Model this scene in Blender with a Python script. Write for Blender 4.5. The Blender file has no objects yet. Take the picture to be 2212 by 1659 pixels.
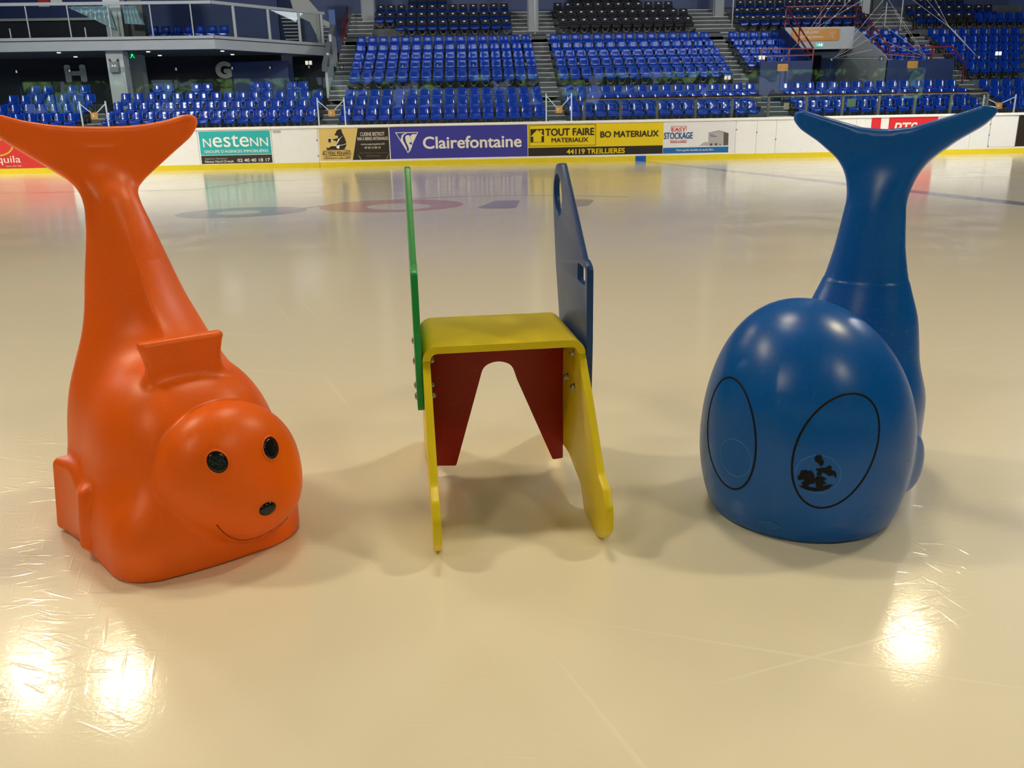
import bpy, bmesh, math, random
import numpy as np
from mathutils import Vector, Matrix

random.seed(7)
SC = bpy.context.scene
COL = SC.collection

# ---------------------------------------------------------------- camera
CAM_H, F_PX = 0.87, 1780.0
PITCH, YAW, ROLL = math.atan(541.5 / F_PX), math.radians(2.4), 0.0192
fw = Vector((math.sin(YAW) * math.cos(PITCH), math.cos(YAW) * math.cos(PITCH), -math.sin(PITCH)))
r0 = Vector((math.cos(YAW), -math.sin(YAW), 0))
u0 = r0.cross(fw)
R_ = r0 * math.cos(ROLL) - u0 * math.sin(ROLL)
U_ = u0 * math.cos(ROLL) + r0 * math.sin(ROLL)
cd = bpy.data.cameras.new('camera')
cd.sensor_width = 36.0
cd.lens = F_PX * 36.0 / 2212.0
cd.clip_end = 200
cam = bpy.data.objects.new('camera', cd)
COL.objects.link(cam)
M = Matrix.Identity(4)
for i in range(3):
    M[i][0], M[i][1], M[i][2] = R_[i], U_[i], -fw[i]
M[2][3] = CAM_H
cam.matrix_world = M
SC.camera = cam

# ---------------------------------------------------------------- light and exposure
vs = SC.view_settings
vs.view_transform = 'Standard'
vs.look = 'None'
vs.gamma = 1.0
vs.use_curve_mapping = False
vs.exposure = 0.0
SC.cycles.use_denoising = True
SC.cycles.max_bounces = 6
SC.cycles.transparent_max_bounces = 16
SC.cycles.caustics_reflective = False
SC.cycles.caustics_refractive = False

wd = bpy.data.worlds.new('sky')
SC.world = wd
wd.use_nodes = True
wd.node_tree.nodes['Background'].inputs[0].default_value = (0.62, 0.75, 1.0, 1)
wd.node_tree.nodes['Background'].inputs[1].default_value = 1.2


def lamp(name, loc, size, power, col, target=None):
    d = bpy.data.lights.new(name, 'AREA')
    d.shape = 'RECTANGLE'
    d.size, d.size_y = size
    d.energy = power
    d.color = col
    o = bpy.data.objects.new(name, d)
    COL.objects.link(o)
    o.location = loc
    if target is not None:
        o.rotation_euler = (Vector(target) - Vector(loc)).to_track_quat('-Z', 'Y').to_euler()
    return o


WARM, NEUT = (1.0, 0.84, 0.55), (1.0, 0.98, 0.94)
# rink floodlights under the roof (those mirrored in the ice sit at about Y = 14)
for x, y, p in [(-8.75, 14.0, 210), (-6.95, 13.7, 210), (8.5, 14.0, 180)]:
    lamp('rink_and_fill_light', (x, y, 9.0), (0.6, 0.6), p, WARM)
for x, y, p in [(-7, 4.5, 430), (0, 5.5, 250), (7, 4.5, 430), (-6, -4.5, 250), (6, -4.5, 250)]:  # overhead lamps; the pair behind the camera is added fill light
    lamp('rink_and_fill_light', (x, y, 9.0), (1.6, 0.7), p, WARM)
for x, y, p in [(-16, 14, 420), (16, 14, 420), (-15.5, 20, 1250), (17.5, 20, 1250)]:
    lamp('rink_and_fill_light', (x, y, 9.2), (2.0, 0.8), p, NEUT, (x * 0.35, 26, 0.3))
for x in (-15, -3, 8, 19):
    lamp('stand_light', (x, 29.5, 9.6), (8.0, 1.2), 230, (0.86, 0.93, 1.0), (x, 36.0, 3.0))
sun = bpy.data.lights.new('sun', 'SUN')
sun.energy = 24.0
sun.angle = 0.02
so = bpy.data.objects.new('sun', sun)
COL.objects.link(so)
so.rotation_euler = (Vector((0.25, -1.0, -1.1))).to_track_quat('-Z', 'Y').to_euler()

# ---------------------------------------------------------------- helpers
def S(r, g, b):
    f = lambda c: (c / 12.92 if c <= 0.04045 else ((c + 0.055) / 1.055) ** 2.4)
    return (f(r / 255), f(g / 255), f(b / 255), 1)


def tag(o, label=None, cat=None, group=None, kind=None):
    if label: o['label'] = label
    if cat: o['category'] = cat
    if group: o['group'] = group
    if kind: o['kind'] = kind
    return o


def empty(name, loc=(0, 0, 0), rz=0.0):
    o = bpy.data.objects.new(name, None)
    o.empty_display_size = 0.1
    o.location = loc
    o.rotation_euler = (0, 0, rz)
    COL.objects.link(o)
    return o


def link(name, me, parent=None):
    o = bpy.data.objects.new(name, me)
    COL.objects.link(o)
    if parent is not None: o.parent = parent
    return o


def copy_tree(o, parent=None):
    c = o.copy()
    COL.objects.link(c)
    if parent is not None: c.parent = parent
    for ch in list(o.children):
        copy_tree(ch, c)
    return c


class MB:
    """collects shapes in one bmesh; build() links them as one mesh object"""
    def __init__(s):
        s.b = bmesh.new()
        s.mi = 0

    def poly(s, pts):
        f = s.b.faces.new([s.b.verts.new(p) for p in pts])
        f.material_index = s.mi
        return f

    def hexa(s, p):
        v = [s.b.verts.new(q) for q in p]
        for a in ((0, 3, 2, 1), (4, 5, 6, 7), (0, 1, 5, 4), (1, 2, 6, 5), (2, 3, 7, 6), (3, 0, 4, 7)):
            s.b.faces.new([v[i] for i in a]).material_index = s.mi

    def box(s, x0, x1, y0, y1, z0, z1):
        s.hexa([(x0, y0, z0), (x1, y0, z0), (x1, y1, z0), (x0, y1, z0), (x0, y0, z1), (x1, y0, z1), (x1, y1, z1), (x0, y1, z1)])

    def bar(s, a, b, w, h=None, up=(0, 0, 1)):
        """square bar from a to b"""
        a, b = Vector(a), Vector(b)
        h = h or w
        d = (b - a).normalized()
        u = Vector(up)
        if abs(d.dot(u)) > 0.99: u = Vector((0, 1, 0))
        r = d.cross(u).normalized() * (w / 2)
        u = r.cross(d).normalized() * (h / 2)
        s.hexa([a - r - u, a + r - u, a + r + u, a - r + u, b - r - u, b + r - u, b + r + u, b - r + u])

    def tube(s, pts, r, n=8, closed=False, cap=True):
        pts = [Vector(p) for p in pts]
        rings = []
        N = len(pts)
        prev = None
        for i, p in enumerate(pts):
            if closed:
                d = (pts[(i + 1) % N] - pts[i - 1]).normalized()
            else:
                d = (pts[min(i + 1, N - 1)] - pts[max(i - 1, 0)]).normalized()
            if prev is None:
                u = Vector((0, 0, 1)) if abs(d.z) < 0.9 else Vector((0, 1, 0))
            else:
                u = prev
            x = d.cross(u).normalized()
            u = x.cross(d).normalized()
            prev = u
            rr = r[i] if hasattr(r, '__len__') else r
            rings.append([s.b.verts.new(p + (x * math.cos(t) + u * math.sin(t)) * rr) for t in [2 * math.pi * k / n for k in range(n)]])
        for i in range(N if closed else N - 1):
            A, B = rings[i], rings[(i + 1) % N]
            for k in range(n):
                f = s.b.faces.new((A[k], A[(k + 1) % n], B[(k + 1) % n], B[k]))
                f.material_index = s.mi
                f.smooth = True
        if cap and not closed:
            s.b.faces.new(rings[0][::-1]).material_index = s.mi
            s.b.faces.new(rings[-1]).material_index = s.mi

    def prism(s, pts, off):
        """extrude polygon pts (3D, planar) along vector off"""
        off = Vector(off)
        A = [s.b.verts.new(p) for p in pts]
        B = [s.b.verts.new(Vector(p) + off) for p in pts]
        s.b.faces.new(A[::-1]).material_index = s.mi
        s.b.faces.new(B).material_index = s.mi
        n = len(A)
        for i in range(n):
            s.b.faces.new((A[i], A[(i + 1) % n], B[(i + 1) % n], B[i])).material_index = s.mi

    def build(s, name, mats, parent=None, bevel=0, smooth=False, seg=2, matrix=None, ang=0.6):
        bmesh.ops.recalc_face_normals(s.b, faces=s.b.faces)
        if matrix is not None: s.b.transform(matrix)
        me = bpy.data.meshes.new(name)
        s.b.to_mesh(me)
        s.b.free()
        for m in (mats if isinstance(mats, (list, tuple)) else [mats]):
            me.materials.append(m)
        if smooth:
            me.polygons.foreach_set('use_smooth', [True] * len(me.polygons))
        o = link(name, me, parent)
        if bevel:
            md = o.modifiers.new('bevel', 'BEVEL')
            md.width, md.segments, md.limit_method, md.angle_limit = bevel, seg, 'ANGLE', ang
        return o


# ---------------------------------------------------------------- materials
def mat(name, col, rough=0.5, metal=0.0, spec=0.5, emit=None, estr=0.0, noise=0.0, nscale=8.0, bump=0.0, bscale=60.0):
    m = bpy.data.materials.new(name)
    m.use_nodes = True
    nt = m.node_tree
    p = nt.nodes['Principled BSDF']
    p.inputs['Base Color'].default_value = col
    p.inputs['Roughness'].default_value = rough
    p.inputs['Metallic'].default_value = metal
    p.inputs['Specular IOR Level'].default_value = spec
    if emit:
        p.inputs['Emission Color'].default_value = emit
        p.inputs['Emission Strength'].default_value = estr
    if noise or bump:
        tc = nt.nodes.new('ShaderNodeTexCoord')
    if noise:
        n = nt.nodes.new('ShaderNodeTexNoise')
        n.inputs['Scale'].default_value = nscale
        n.inputs['Detail'].default_value = 6
        nt.links.new(tc.outputs['Object'], n.inputs['Vector'])
        mx = nt.nodes.new('ShaderNodeMix')
        mx.data_type = 'RGBA'
        mx.blend_type = 'MIX'
        nt.links.new(n.outputs['Fac'], mx.inputs['Factor'])
        mx.inputs[6].default_value = tuple(c * (1 - noise) for c in col[:3]) + (1,)
        mx.inputs[7].default_value = tuple(min(1, c * (1 + noise)) for c in col[:3]) + (1,)
        nt.links.new(mx.outputs[2], p.inputs['Base Color'])
    if bump:
        n2 = nt.nodes.new('ShaderNodeTexNoise')
        n2.inputs['Scale'].default_value = bscale
        nt.links.new(tc.outputs['Object'], n2.inputs['Vector'])
        b = nt.nodes.new('ShaderNodeBump')
        b.inputs['Strength'].default_value = bump
        b.inputs['Distance'].default_value = 0.002
        nt.links.new(n2.outputs['Fac'], b.inputs['Height'])
        nt.links.new(b.outputs['Normal'], p.inputs['Normal'])
    return m


def scratch_mask(nt, vec, scale, angles, lo=0.72, hi=0.75, stretch=48.0, patch=1.3):
    """thin random straight scratches: stretched noise at several angles, kept in patches"""
    out = None
    L = nt.links.new
    for i, (rx, ry, rz) in enumerate(angles):
        mp = nt.nodes.new('ShaderNodeMapping')
        mp.inputs['Rotation'].default_value = (rx, ry, rz)
        mp.inputs['Location'].default_value = (i * 3.1, i * 1.7, i * 5.3)
        L(vec, mp.inputs['Vector'])
        sc = nt.nodes.new('ShaderNodeVectorMath')
        sc.operation = 'MULTIPLY'
        sc.inputs[1].default_value = (scale, scale * stretch, scale * stretch)
        L(mp.outputs[0], sc.inputs[0])
        n = nt.nodes.new('ShaderNodeTexNoise')
        n.inputs['Scale'].default_value = 1.0
        n.inputs['Detail'].default_value = 1.0
        L(sc.outputs[0], n.inputs['Vector'])
        r = nt.nodes.new('ShaderNodeMapRange')
        r.inputs['From Min'].default_value = lo
        r.inputs['From Max'].default_value = hi
        L(n.outputs['Fac'], r.inputs['Value'])
        if out is None:
            out = r.outputs[0]
        else:
            a = nt.nodes.new('ShaderNodeMath')
            a.operation = 'MAXIMUM'
            L(out, a.inputs[0])
            L(r.outputs[0], a.inputs[1])
            out = a.outputs[0]
    pn = nt.nodes.new('ShaderNodeTexNoise')
    pn.inputs['Scale'].default_value = patch
    pn.inputs['Detail'].default_value = 3
    L(vec, pn.inputs['Vector'])
    pr = nt.nodes.new('ShaderNodeMapRange')
    pr.inputs['From Min'].default_value = 0.42
    pr.inputs['From Max'].default_value = 0.62
    L(pn.outputs['Fac'], pr.inputs['Value'])
    mu = nt.nodes.new('ShaderNodeMath')
    mu.operation = 'MULTIPLY'
    L(out, mu.inputs[0])
    L(pr.outputs[0], mu.inputs[1])
    return mu.outputs[0]


ANG = [(0.3, 0.2, 0.1), (1.1, 0.4, 0.9), (0.2, 1.2, 2.1), (2.0, 0.7, 1.4), (0.8, 2.2, 2.8)]


def plastic(name, col, scuff, rough=0.36, amount=0.45, scale=9.0, sss=0.0, mottle=0.10, spec=0.35):
    """moulded plastic, mottled and scratched by use"""
    m = bpy.data.materials.new(name)
    m.use_nodes = True
    nt = m.node_tree
    L = nt.links.new
    p = nt.nodes['Principled BSDF']
    tc = nt.nodes.new('ShaderNodeTexCoord')
    v = tc.outputs['Object']
    n = nt.nodes.new('ShaderNodeTexNoise')
    n.inputs['Scale'].default_value = 5
    n.inputs['Detail'].default_value = 8
    L(v, n.inputs['Vector'])
    a = nt.nodes.new('ShaderNodeMix')
    a.data_type = 'RGBA'
    a.inputs[6].default_value = tuple(c * (1 - mottle) for c in col[:3]) + (1,)
    a.inputs[7].default_value = tuple(min(1, c * (1 + mottle)) for c in col[:3]) + (1,)
    L(n.outputs['Fac'], a.inputs['Factor'])
    p.inputs['Specular IOR Level'].default_value = spec
    s = scratch_mask(nt, v, scale, ANG)
    k = nt.nodes.new('ShaderNodeMath')
    k.operation = 'MULTIPLY'
    k.inputs[1].default_value = amount
    L(s, k.inputs[0])
    b = nt.nodes.new('ShaderNodeMix')
    b.data_type = 'RGBA'
    b.inputs[7].default_value = scuff
    L(k.outputs[0], b.inputs['Factor'])
    L(a.outputs[2], b.inputs[6])
    L(b.outputs[2], p.inputs['Base Color'])
    r = nt.nodes.new('ShaderNodeMapRange')
    r.inputs['To Min'].default_value = rough - 0.05
    r.inputs['To Max'].default_value = rough + 0.10
    L(n.outputs['Fac'], r.inputs['Value'])
    L(r.outputs[0], p.inputs['Roughness'])
    bp = nt.nodes.new('ShaderNodeBump')
    bp.inputs['Strength'].default_value = 0.07
    bp.inputs['Distance'].default_value = 0.001
    L(s, bp.inputs['Height'])
    L(bp.outputs['Normal'], p.inputs['Normal'])
    if sss:
        p.inputs['Subsurface Weight'].default_value = sss
        p.inputs['Subsurface Radius'].default_value = (0.02, 0.008, 0.003)
        p.inputs['Subsurface Scale'].default_value = 1.0
    return m


def ice_mat(name, col, dark):
    m = bpy.data.materials.new(name)
    m.use_nodes = True
    nt = m.node_tree
    L = nt.links.new
    p = nt.nodes['Principled BSDF']
    g = nt.nodes.new('ShaderNodeNewGeometry')
    v = g.outputs['Position']
    n = nt.nodes.new('ShaderNodeTexNoise')
    n.inputs['Scale'].default_value = 0.7
    n.inputs['Detail'].default_value = 5
    L(v, n.inputs['Vector'])
    a = nt.nodes.new('ShaderNodeMix')
    a.data_type = 'RGBA'
    a.inputs[6].default_value = dark
    a.inputs[7].default_value = col
    L(n.outputs['Fac'], a.inputs['Factor'])
    # skate scratches: long thin lines, mostly across the rink, and short cuts
    flat = [(0, 0, 0.04), (0, 0, 0.35), (0, 0, -0.3), (0, 0, 1.2)]
    s1 = scratch_mask(nt, v, 0.5, flat, 0.735, 0.755, 60.0, 0.9)
    s2 = scratch_mask(nt, v, 8.0, [(0, 0, 0.1), (0, 0, 0.45), (0, 0, -0.35), (0, 0, 1.3)], 0.62, 0.76, 10.0, 1.6)
    mx = nt.nodes.new('ShaderNodeMath')
    mx.operation = 'MULTIPLY'
    mx.inputs[1].default_value = 0.45
    L(s1, mx.inputs[0])
    b = nt.nodes.new('ShaderNodeMix')
    b.data_type = 'RGBA'
    b.inputs[7].default_value = (0.95, 0.93, 0.88, 1)
    L(mx.outputs[0], b.inputs['Factor'])
    L(a.outputs[2], b.inputs[6])
    L(b.outputs[2], p.inputs['Base Color'])
    ad = nt.nodes.new('ShaderNodeMath')
    ad.operation = 'ADD'
    L(s1, ad.inputs[0])
    L(s2, ad.inputs[1])
    fn = nt.nodes.new('ShaderNodeTexNoise')
    fn.inputs['Scale'].default_value = 130
    fn.inputs['Detail'].default_value = 3
    L(v, fn.inputs['Vector'])
    ad2 = nt.nodes.new('ShaderNodeMath')
    ad2.operation = 'MULTIPLY_ADD'
    ad2.inputs[1].default_value = 0.35
    L(fn.outputs['Fac'], ad2.inputs[0])
    L(ad.outputs[0], ad2.inputs[2])
    bp = nt.nodes.new('ShaderNodeBump')
    bp.inputs['Strength'].default_value = 0.26
    bp.inputs['Distance'].default_value = 0.0015
    L(ad2.outputs[0], bp.inputs['Height'])
    L(bp.outputs['Normal'], p.inputs['Normal'])
    p.inputs['Roughness'].default_value = 0.34
    p.inputs['IOR'].default_value = 1.31
    p.inputs['Coat Weight'].default_value = 1.0
    p.inputs['Coat Roughness'].default_value = 0.10
    p.inputs['Coat IOR'].default_value = 1.40
    L(bp.outputs['Normal'], p.inputs['Coat Normal'])
    return m


def glass_mat(name, tint=(0.93, 0.97, 0.95, 1), refl=1.0):
    m = bpy.data.materials.new(name)
    m.use_nodes = True
    nt = m.node_tree
    nt.nodes.remove(nt.nodes['Principled BSDF'])
    out = nt.nodes['Material Output']
    t = nt.nodes.new('ShaderNodeBsdfTransparent')
    t.inputs[0].default_value = tint
    gl = nt.nodes.new('ShaderNodeBsdfGlossy')
    gl.inputs['Roughness'].default_value = 0.02
    fr = nt.nodes.new('ShaderNodeFresnel')
    fr.inputs['IOR'].default_value = 1.5
    mx = nt.nodes.new('ShaderNodeMixShader')
    nt.links.new(fr.outputs[0], mx.inputs[0])
    nt.links.new(t.outputs[0], mx.inputs[1])
    nt.links.new(gl.outputs[0], mx.inputs[2])
    nt.links.new(mx.outputs[0], out.inputs[0])
    return m


ORANGE = plastic('orange_plastic', (0.93, 0.140, 0.003, 1), (1.0, 0.46, 0.16, 1), 0.36, 0.38, 6, 0.10)
BLUEP = plastic('blue_plastic', (0.001, 0.098, 0.46, 1), (0.16, 0.36, 0.56, 1), 0.27, 0.34, 5)
BLACKP = mat('black_paint', (0.006, 0.006, 0.007, 1), 0.18, bump=0.5, bscale=150)
GROOVE_SHADE = mat('orange_groove_shade', (0.30, 0.045, 0.004, 1), 0.6)  # darker orange paints in the shade of the seal's mouth groove
SL_YEL = plastic('yellow_board', (0.70, 0.55, 0.006, 1), (0.9, 0.8, 0.4, 1), 0.34, 0.25, 10, 0.0, 0.05)
SL_GRN = plastic('green_board', (0.004, 0.28, 0.06, 1), (0.4, 0.7, 0.5, 1), 0.32, 0.30, 10, 0.0, 0.05)
SL_BLU = plastic('dark_blue_board', (0.007, 0.045, 0.20, 1), (0.2, 0.3, 0.5, 1), 0.32, 0.30, 10, 0.0, 0.05)
SL_RED = plastic('red_board', (0.31, 0.008, 0.002, 1), (0.6, 0.3, 0.2, 1), 0.40, 0.25, 10, 0.0, 0.05)
STEEL = mat('steel', (0.42, 0.41, 0.38, 1), 0.25, 1.0)
ICE = ice_mat('ice', (0.82, 0.77, 0.635, 1), (0.77, 0.72, 0.585, 1))
GLASS = glass_mat('clear_glass')
WHITE = plastic('white_board', (0.80, 0.80, 0.79, 1), (0.22, 0.21, 0.20, 1), 0.36, 0.5, 2.2, 0.0, 0.03, 0.5)
CAPW = mat('white_cap', (0.86, 0.85, 0.82, 1), 0.3)
KICK = mat('yellow_kick', (0.70, 0.56, 0.015, 1), 0.35, noise=0.06)
ALU = mat('aluminium', (0.52, 0.50, 0.43, 1), 0.45)
CONC = mat('tier_concrete', (0.10, 0.105, 0.11, 1), 0.8, noise=0.15, nscale=2)
NOSE = mat('step_nosing', (0.62, 0.62, 0.60, 1), 0.6)
FASC = mat('fascia_concrete', (0.30, 0.315, 0.32, 1), 0.7, noise=0.10, nscale=1.5)
PILL = mat('pillar_concrete', (0.42, 0.45, 0.45, 1), 0.7, noise=0.10, nscale=2)
NAVY = mat('navy_wall', (0.010, 0.026, 0.115, 1), 0.6, noise=0.1, nscale=1)
NAVYD = mat('dark_navy_wall', (0.004, 0.005, 0.009, 1), 0.8)
NAVYL = mat('slate_blue_wall', (0.055, 0.075, 0.17, 1), 0.6, noise=0.06, nscale=1)
SEATB = mat('seat_blue', (0.001, 0.034, 0.32, 1), 0.17, spec=0.5)
SEATD = mat('seat_dark_blue', (0.001, 0.022, 0.19, 1), 0.18)
BLKCLOTH = mat('black_cover', (0.005, 0.005, 0.010, 1), 0.7)
LABEL = mat('white_label', (0.75, 0.75, 0.75, 1), 0.6)
WIRE = mat('wire_steel', (0.22, 0.22, 0.21, 1), 0.45, 0.5)
REDM = mat('red_steel', (0.16, 0.010, 0.014, 1), 0.45)
ORSIGN = mat('orange_sign', (0.62, 0.27, 0.05, 1), 0.5)
GREYP = mat('grey_panel', (0.42, 0.45, 0.47, 1), 0.6)
BLACK = mat('black', (0.008, 0.008, 0.008, 1), 0.5)
CORD = mat('white_cord', (0.34, 0.34, 0.32, 1), 0.8)
FROST = glass_mat('frosted_clip', (0.86, 0.87, 0.86, 1))
CLIPB = mat('clip_bolt_grey', (0.22, 0.22, 0.21, 1), 0.4)

# ---------------------------------------------------------------- smooth solids from distance fields
def smin(a, b, k):
    h = np.clip(0.5 + 0.5 * (b - a) / k, 0, 1)
    return b * (1 - h) + a * h - k * h * (1 - h)


def ell(x, y, z, c, r):
    px, py, pz = (x - c[0]) / r[0], (y - c[1]) / r[1], (z - c[2]) / r[2]
    k0 = np.sqrt(px * px + py * py + pz * pz) + 1e-9
    k1 = np.sqrt((px / r[0]) ** 2 + (py / r[1]) ** 2 + (pz / r[2]) ** 2) + 1e-9
    return k0 * (k0 - 1) / k1


def rbox(x, y, z, c, h, r, rz=0.0, rx=0.0):
    x, y, z = x - c[0], y - c[1], z - c[2]
    if rz:
        cs, sn = math.cos(rz), math.sin(rz)
        x, y = x * cs + y * sn, -x * sn + y * cs
    if rx:
        cs, sn = math.cos(rx), math.sin(rx)
        y, z = y * cs + z * sn, -y * sn + z * cs
    qx, qy, qz = np.abs(x) - h[0] + r, np.abs(y) - h[1] + r, np.abs(z) - h[2] + r
    return np.sqrt(np.maximum(qx, 0) ** 2 + np.maximum(qy, 0) ** 2 + np.maximum(qz, 0) ** 2) + np.minimum(np.maximum(qx, np.maximum(qy, qz)), 0) - r


def sell(x, y, z, c, r, p):
    q = (np.abs((x - c[0]) / r[0]) ** p + np.abs((y - c[1]) / r[1]) ** p + np.abs((z - c[2]) / r[2]) ** p + 1e-12) ** (1 / p)
    return (q - 1) * min(r) * 0.9


def column(x, y, z, T, keel=2.0):
    """upright tapering trunk: T rows of z, cx, cy, half-x, half-y"""
    T = np.array(T)
    zz = np.clip(z, T[0, 0], T[-1, 0])
    # smooth interpolation
    g = np.linspace(T[0, 0], T[-1, 0], 200)
    def I(c):
        v = np.interp(g, T[:, 0], T[:, c])
        k = np.hanning(25); k /= k.sum()
        v = np.convolve(np.pad(v, 12, mode='edge'), k, 'valid')
        return np.interp(zz, g, v)
    cx, cy, ax, ay = I(1), I(2), I(3), I(4)
    u, v = np.abs((x - cx) / ax), (y - cy) / ay
    q = np.sqrt(u * u + v * v)
    if keel != 2.0:
        kk = keel + (2.0 - keel) * np.clip((z - 0.60) / 0.14, 0, 1)
        q = np.where(v < 0, (u ** kk + np.abs(v) ** kk + 1e-12) ** (1 / kk), q)
    d = (q - 1) * np.minimum(ax, ay)
    return np.maximum(d, np.maximum(T[0, 0] - z, z - T[-1, 0]))


def fluke(x, y, z, cx, cy, T):
    """tail fin spreading to both sides: T rows of distance, centre z, half-z, half-y"""
    T = np.array(T)
    t = np.abs(x - cx)
    t = np.sqrt(t * t + 0.0004) - 0.02 * 0.5
    g = np.linspace(0, T[-1, 0], 240)
    def I(c):
        v = np.interp(g, T[:, 0], T[:, c])
        k = np.hanning(31); k /= k.sum()
        v = np.convolve(np.pad(v, 15, mode='edge'), k, 'valid')
        return np.interp(t, g, v)
    zc, hz, hy = I(1), I(2), I(3)
    e = np.clip((T[-1, 0] - t) / (1.2 * T[-1, 2] + 0.012), 0, 1)
    e = np.sqrt(1 - (1 - e) ** 2) + 1e-3
    hz, hy = hz * e, hy * e
    q = (np.abs((z - zc) / hz) ** 6.0 + np.abs((y - cy) / hy) ** 6.0 + 1e-12) ** (1 / 6.0)
    return np.maximum((q - 1) * np.minimum(hz, hy), t - T[-1, 0])


def seal_fields(x, y, z):
    base = rbox(x, y, z, (0.010, 0.205, 0.00), (0.186, 0.240, 0.135), 0.075)
    bulk = sell(x, y, z, (0.042, 0.270, 0.090), (0.212, 0.292, 0.312), 2.6)
    body = smin(base, bulk, 0.10)
    head = ell(x, y, z, (0.071, 0.014, 0.174), (0.156, 0.116, 0.158))
    snout = ell(x, y, z, (0.100, -0.026, 0.126), (0.092, 0.090, 0.076))
    head = smin(head, snout, 0.06)
    trunk = column(x, y, z, [(0.10, 0.03, 0.38, 0.13, 0.17), (0.22, 0.03, 0.39, 0.145, 0.170), (0.32, 0.036, 0.40, 0.143, 0.155), (0.43, 0.044, 0.42, 0.127, 0.130),
                             (0.55, 0.034, 0.425, 0.104, 0.096), (0.66, 0.028, 0.43, 0.076, 0.064), (0.76, 0.020, 0.45, 0.054, 0.044),
                             (0.795, 0.018, 0.466, 0.046, 0.024), (0.84, 0.018, 0.48, 0.012, 0.004)], 1.4)
    fl = fluke(x, y, z, 0.030, 0.49, [(0, 0.83, 0.072, 0.032), (0.06, 0.838, 0.066, 0.031), (0.10, 0.856, 0.052, 0.029), (0.15, 0.880, 0.037, 0.026),
                                      (0.195, 0.904, 0.027, 0.024), (0.218, 0.915, 0.020, 0.020)])
    tail = smin(trunk, fl, 0.035)
    wz = np.clip((z - 0.35) / 0.11, 0, 1)
    hw = 0.080 + 0.010 * (2 * wz - 0.8) ** 2
    fx, fy, fz = x - 0.043, y - 0.135 - 0.02 * (z - 0.40), z - 0.400
    qx, qy, qz = np.abs(fx) - hw + 0.014, np.abs(fy) - 0.018 + 0.014, np.abs(fz) - 0.062 + 0.014
    fin = np.sqrt(np.maximum(qx, 0) ** 2 + np.maximum(qy, 0) ** 2 + np.maximum(qz, 0) ** 2) + np.minimum(np.maximum(qx, np.maximum(qy, qz)), 0) - 0.014

    def flipper(s, x0):
        bend = 1.7 * (np.clip(y, 0.12, 0.44) - 0.245) ** 2
        u = (x - x0) * s + bend - 0.10 * (z - 0.1)
        top = 0.079 + 0.03 * np.clip((y - 0.25) / 0.1, -0.3, 0.3) - 0.012 * np.exp(-((y - 0.23) / 0.03) ** 2)
        q1, q2, q3 = np.abs(u) - 0.017 + 0.016, np.abs(y - 0.262) - 0.105 + 0.016, np.abs(z - 0.09) - top + 0.016
        pl = np.sqrt(np.maximum(q1, 0) ** 2 + np.maximum(q2, 0) ** 2 + np.maximum(q3, 0) ** 2) + np.minimum(np.maximum(q1, np.maximum(q2, q3)), 0) - 0.016
        web = rbox(x, y, z, (x0 + s * 0.03, 0.25, 0.05), (0.035, 0.075, 0.085), 0.03)
        return smin(pl * 0.9, web, 0.02)
    return [('body', body), ('head', head), ('tail', tail), ('dorsal_fin', fin), ('left_flipper', flipper(1, -0.182)), ('right_flipper', flipper(-1, 0.228))]


def seal_sdf(x, y, z, parts=False):
    F = seal_fields(x, y, z)
    d = dict(F)
    v = smin(d['body'], d['tail'], 0.11)
    v = smin(v, d['dorsal_fin'], 0.018)
    v = smin(v, d['head'], 0.008)
    v = smin(v, d['left_flipper'], 0.02)
    v = smin(v, d['right_flipper'], 0.02)
    v = -smin(-v, z, 0.010)
    if parts:
        return v, np.argmin(np.stack([f for _, f in F]), 0), [n for n, _ in F]
    return v


def whale_fields(x, y, z):
    c = -0.042
    ch = -0.064 + 0.10 * np.clip(y - 0.05, -0.1, 0.2) * 0
    hx = x - ch + 0.03 * np.clip((z - 0.2) / 0.3, 0, 1) ** 2
    head = sell(hx, y, z, (0, 0.182, 0.170), (0.238, 0.245, 0.328), 2.04)
    head = head - 0.006 * np.maximum(1 - np.abs(hx) / 0.09, 0) * np.clip((z - 0.2) / 0.1, 0, 1) * np.clip((0.46 - z) / 0.12, 0, 1)
    back = rbox(x, y, z, (c, 0.40, 0.08), (0.160, 0.235, 0.19), 0.09)
    trunk = column(x, y, z, [(0.02, c, 0.47, 0.165, 0.185), (0.18, c, 0.48, 0.165, 0.165), (0.28, c, 0.49, 0.158, 0.140), (0.41, c + 0.002, 0.505, 0.136, 0.108),
                             (0.50, c + 0.003, 0.515, 0.102, 0.080), (0.58, c + 0.003, 0.52, 0.083, 0.062), (0.69, c + 0.004, 0.53, 0.070, 0.044), (0.74, c + 0.005, 0.543, 0.067, 0.036),
                             (0.78, c + 0.005, 0.553, 0.045, 0.018), (0.82, c + 0.005, 0.56, 0.010, 0.004)])
    fl = fluke(x, y, z, c + 0.006, 0.56, [(0, 0.800, 0.062, 0.033), (0.055, 0.808, 0.060, 0.032), (0.10, 0.838, 0.044, 0.029), (0.15, 0.866, 0.031, 0.026),
                                  (0.20, 0.890, 0.023, 0.023), (0.222, 0.899, 0.018, 0.020)])
    tail = smin(trunk, fl, 0.045)
    tail = tail + 0.0013 * np.clip((z - 0.497) / 0.004, 0, 1) * np.clip((0.60 - z) / 0.1, 0, 1)
    f_l = ell(x, y, z, (c - 0.165, 0.33, 0.095), (0.035, 0.09, 0.080))
    f_r = ell(x, y, z, (c + 0.188, 0.30, 0.115), (0.032, 0.075, 0.072))
    return [('head', head), ('body', back), ('tail', tail), ('left_flipper', f_l), ('right_flipper', f_r)]


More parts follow.
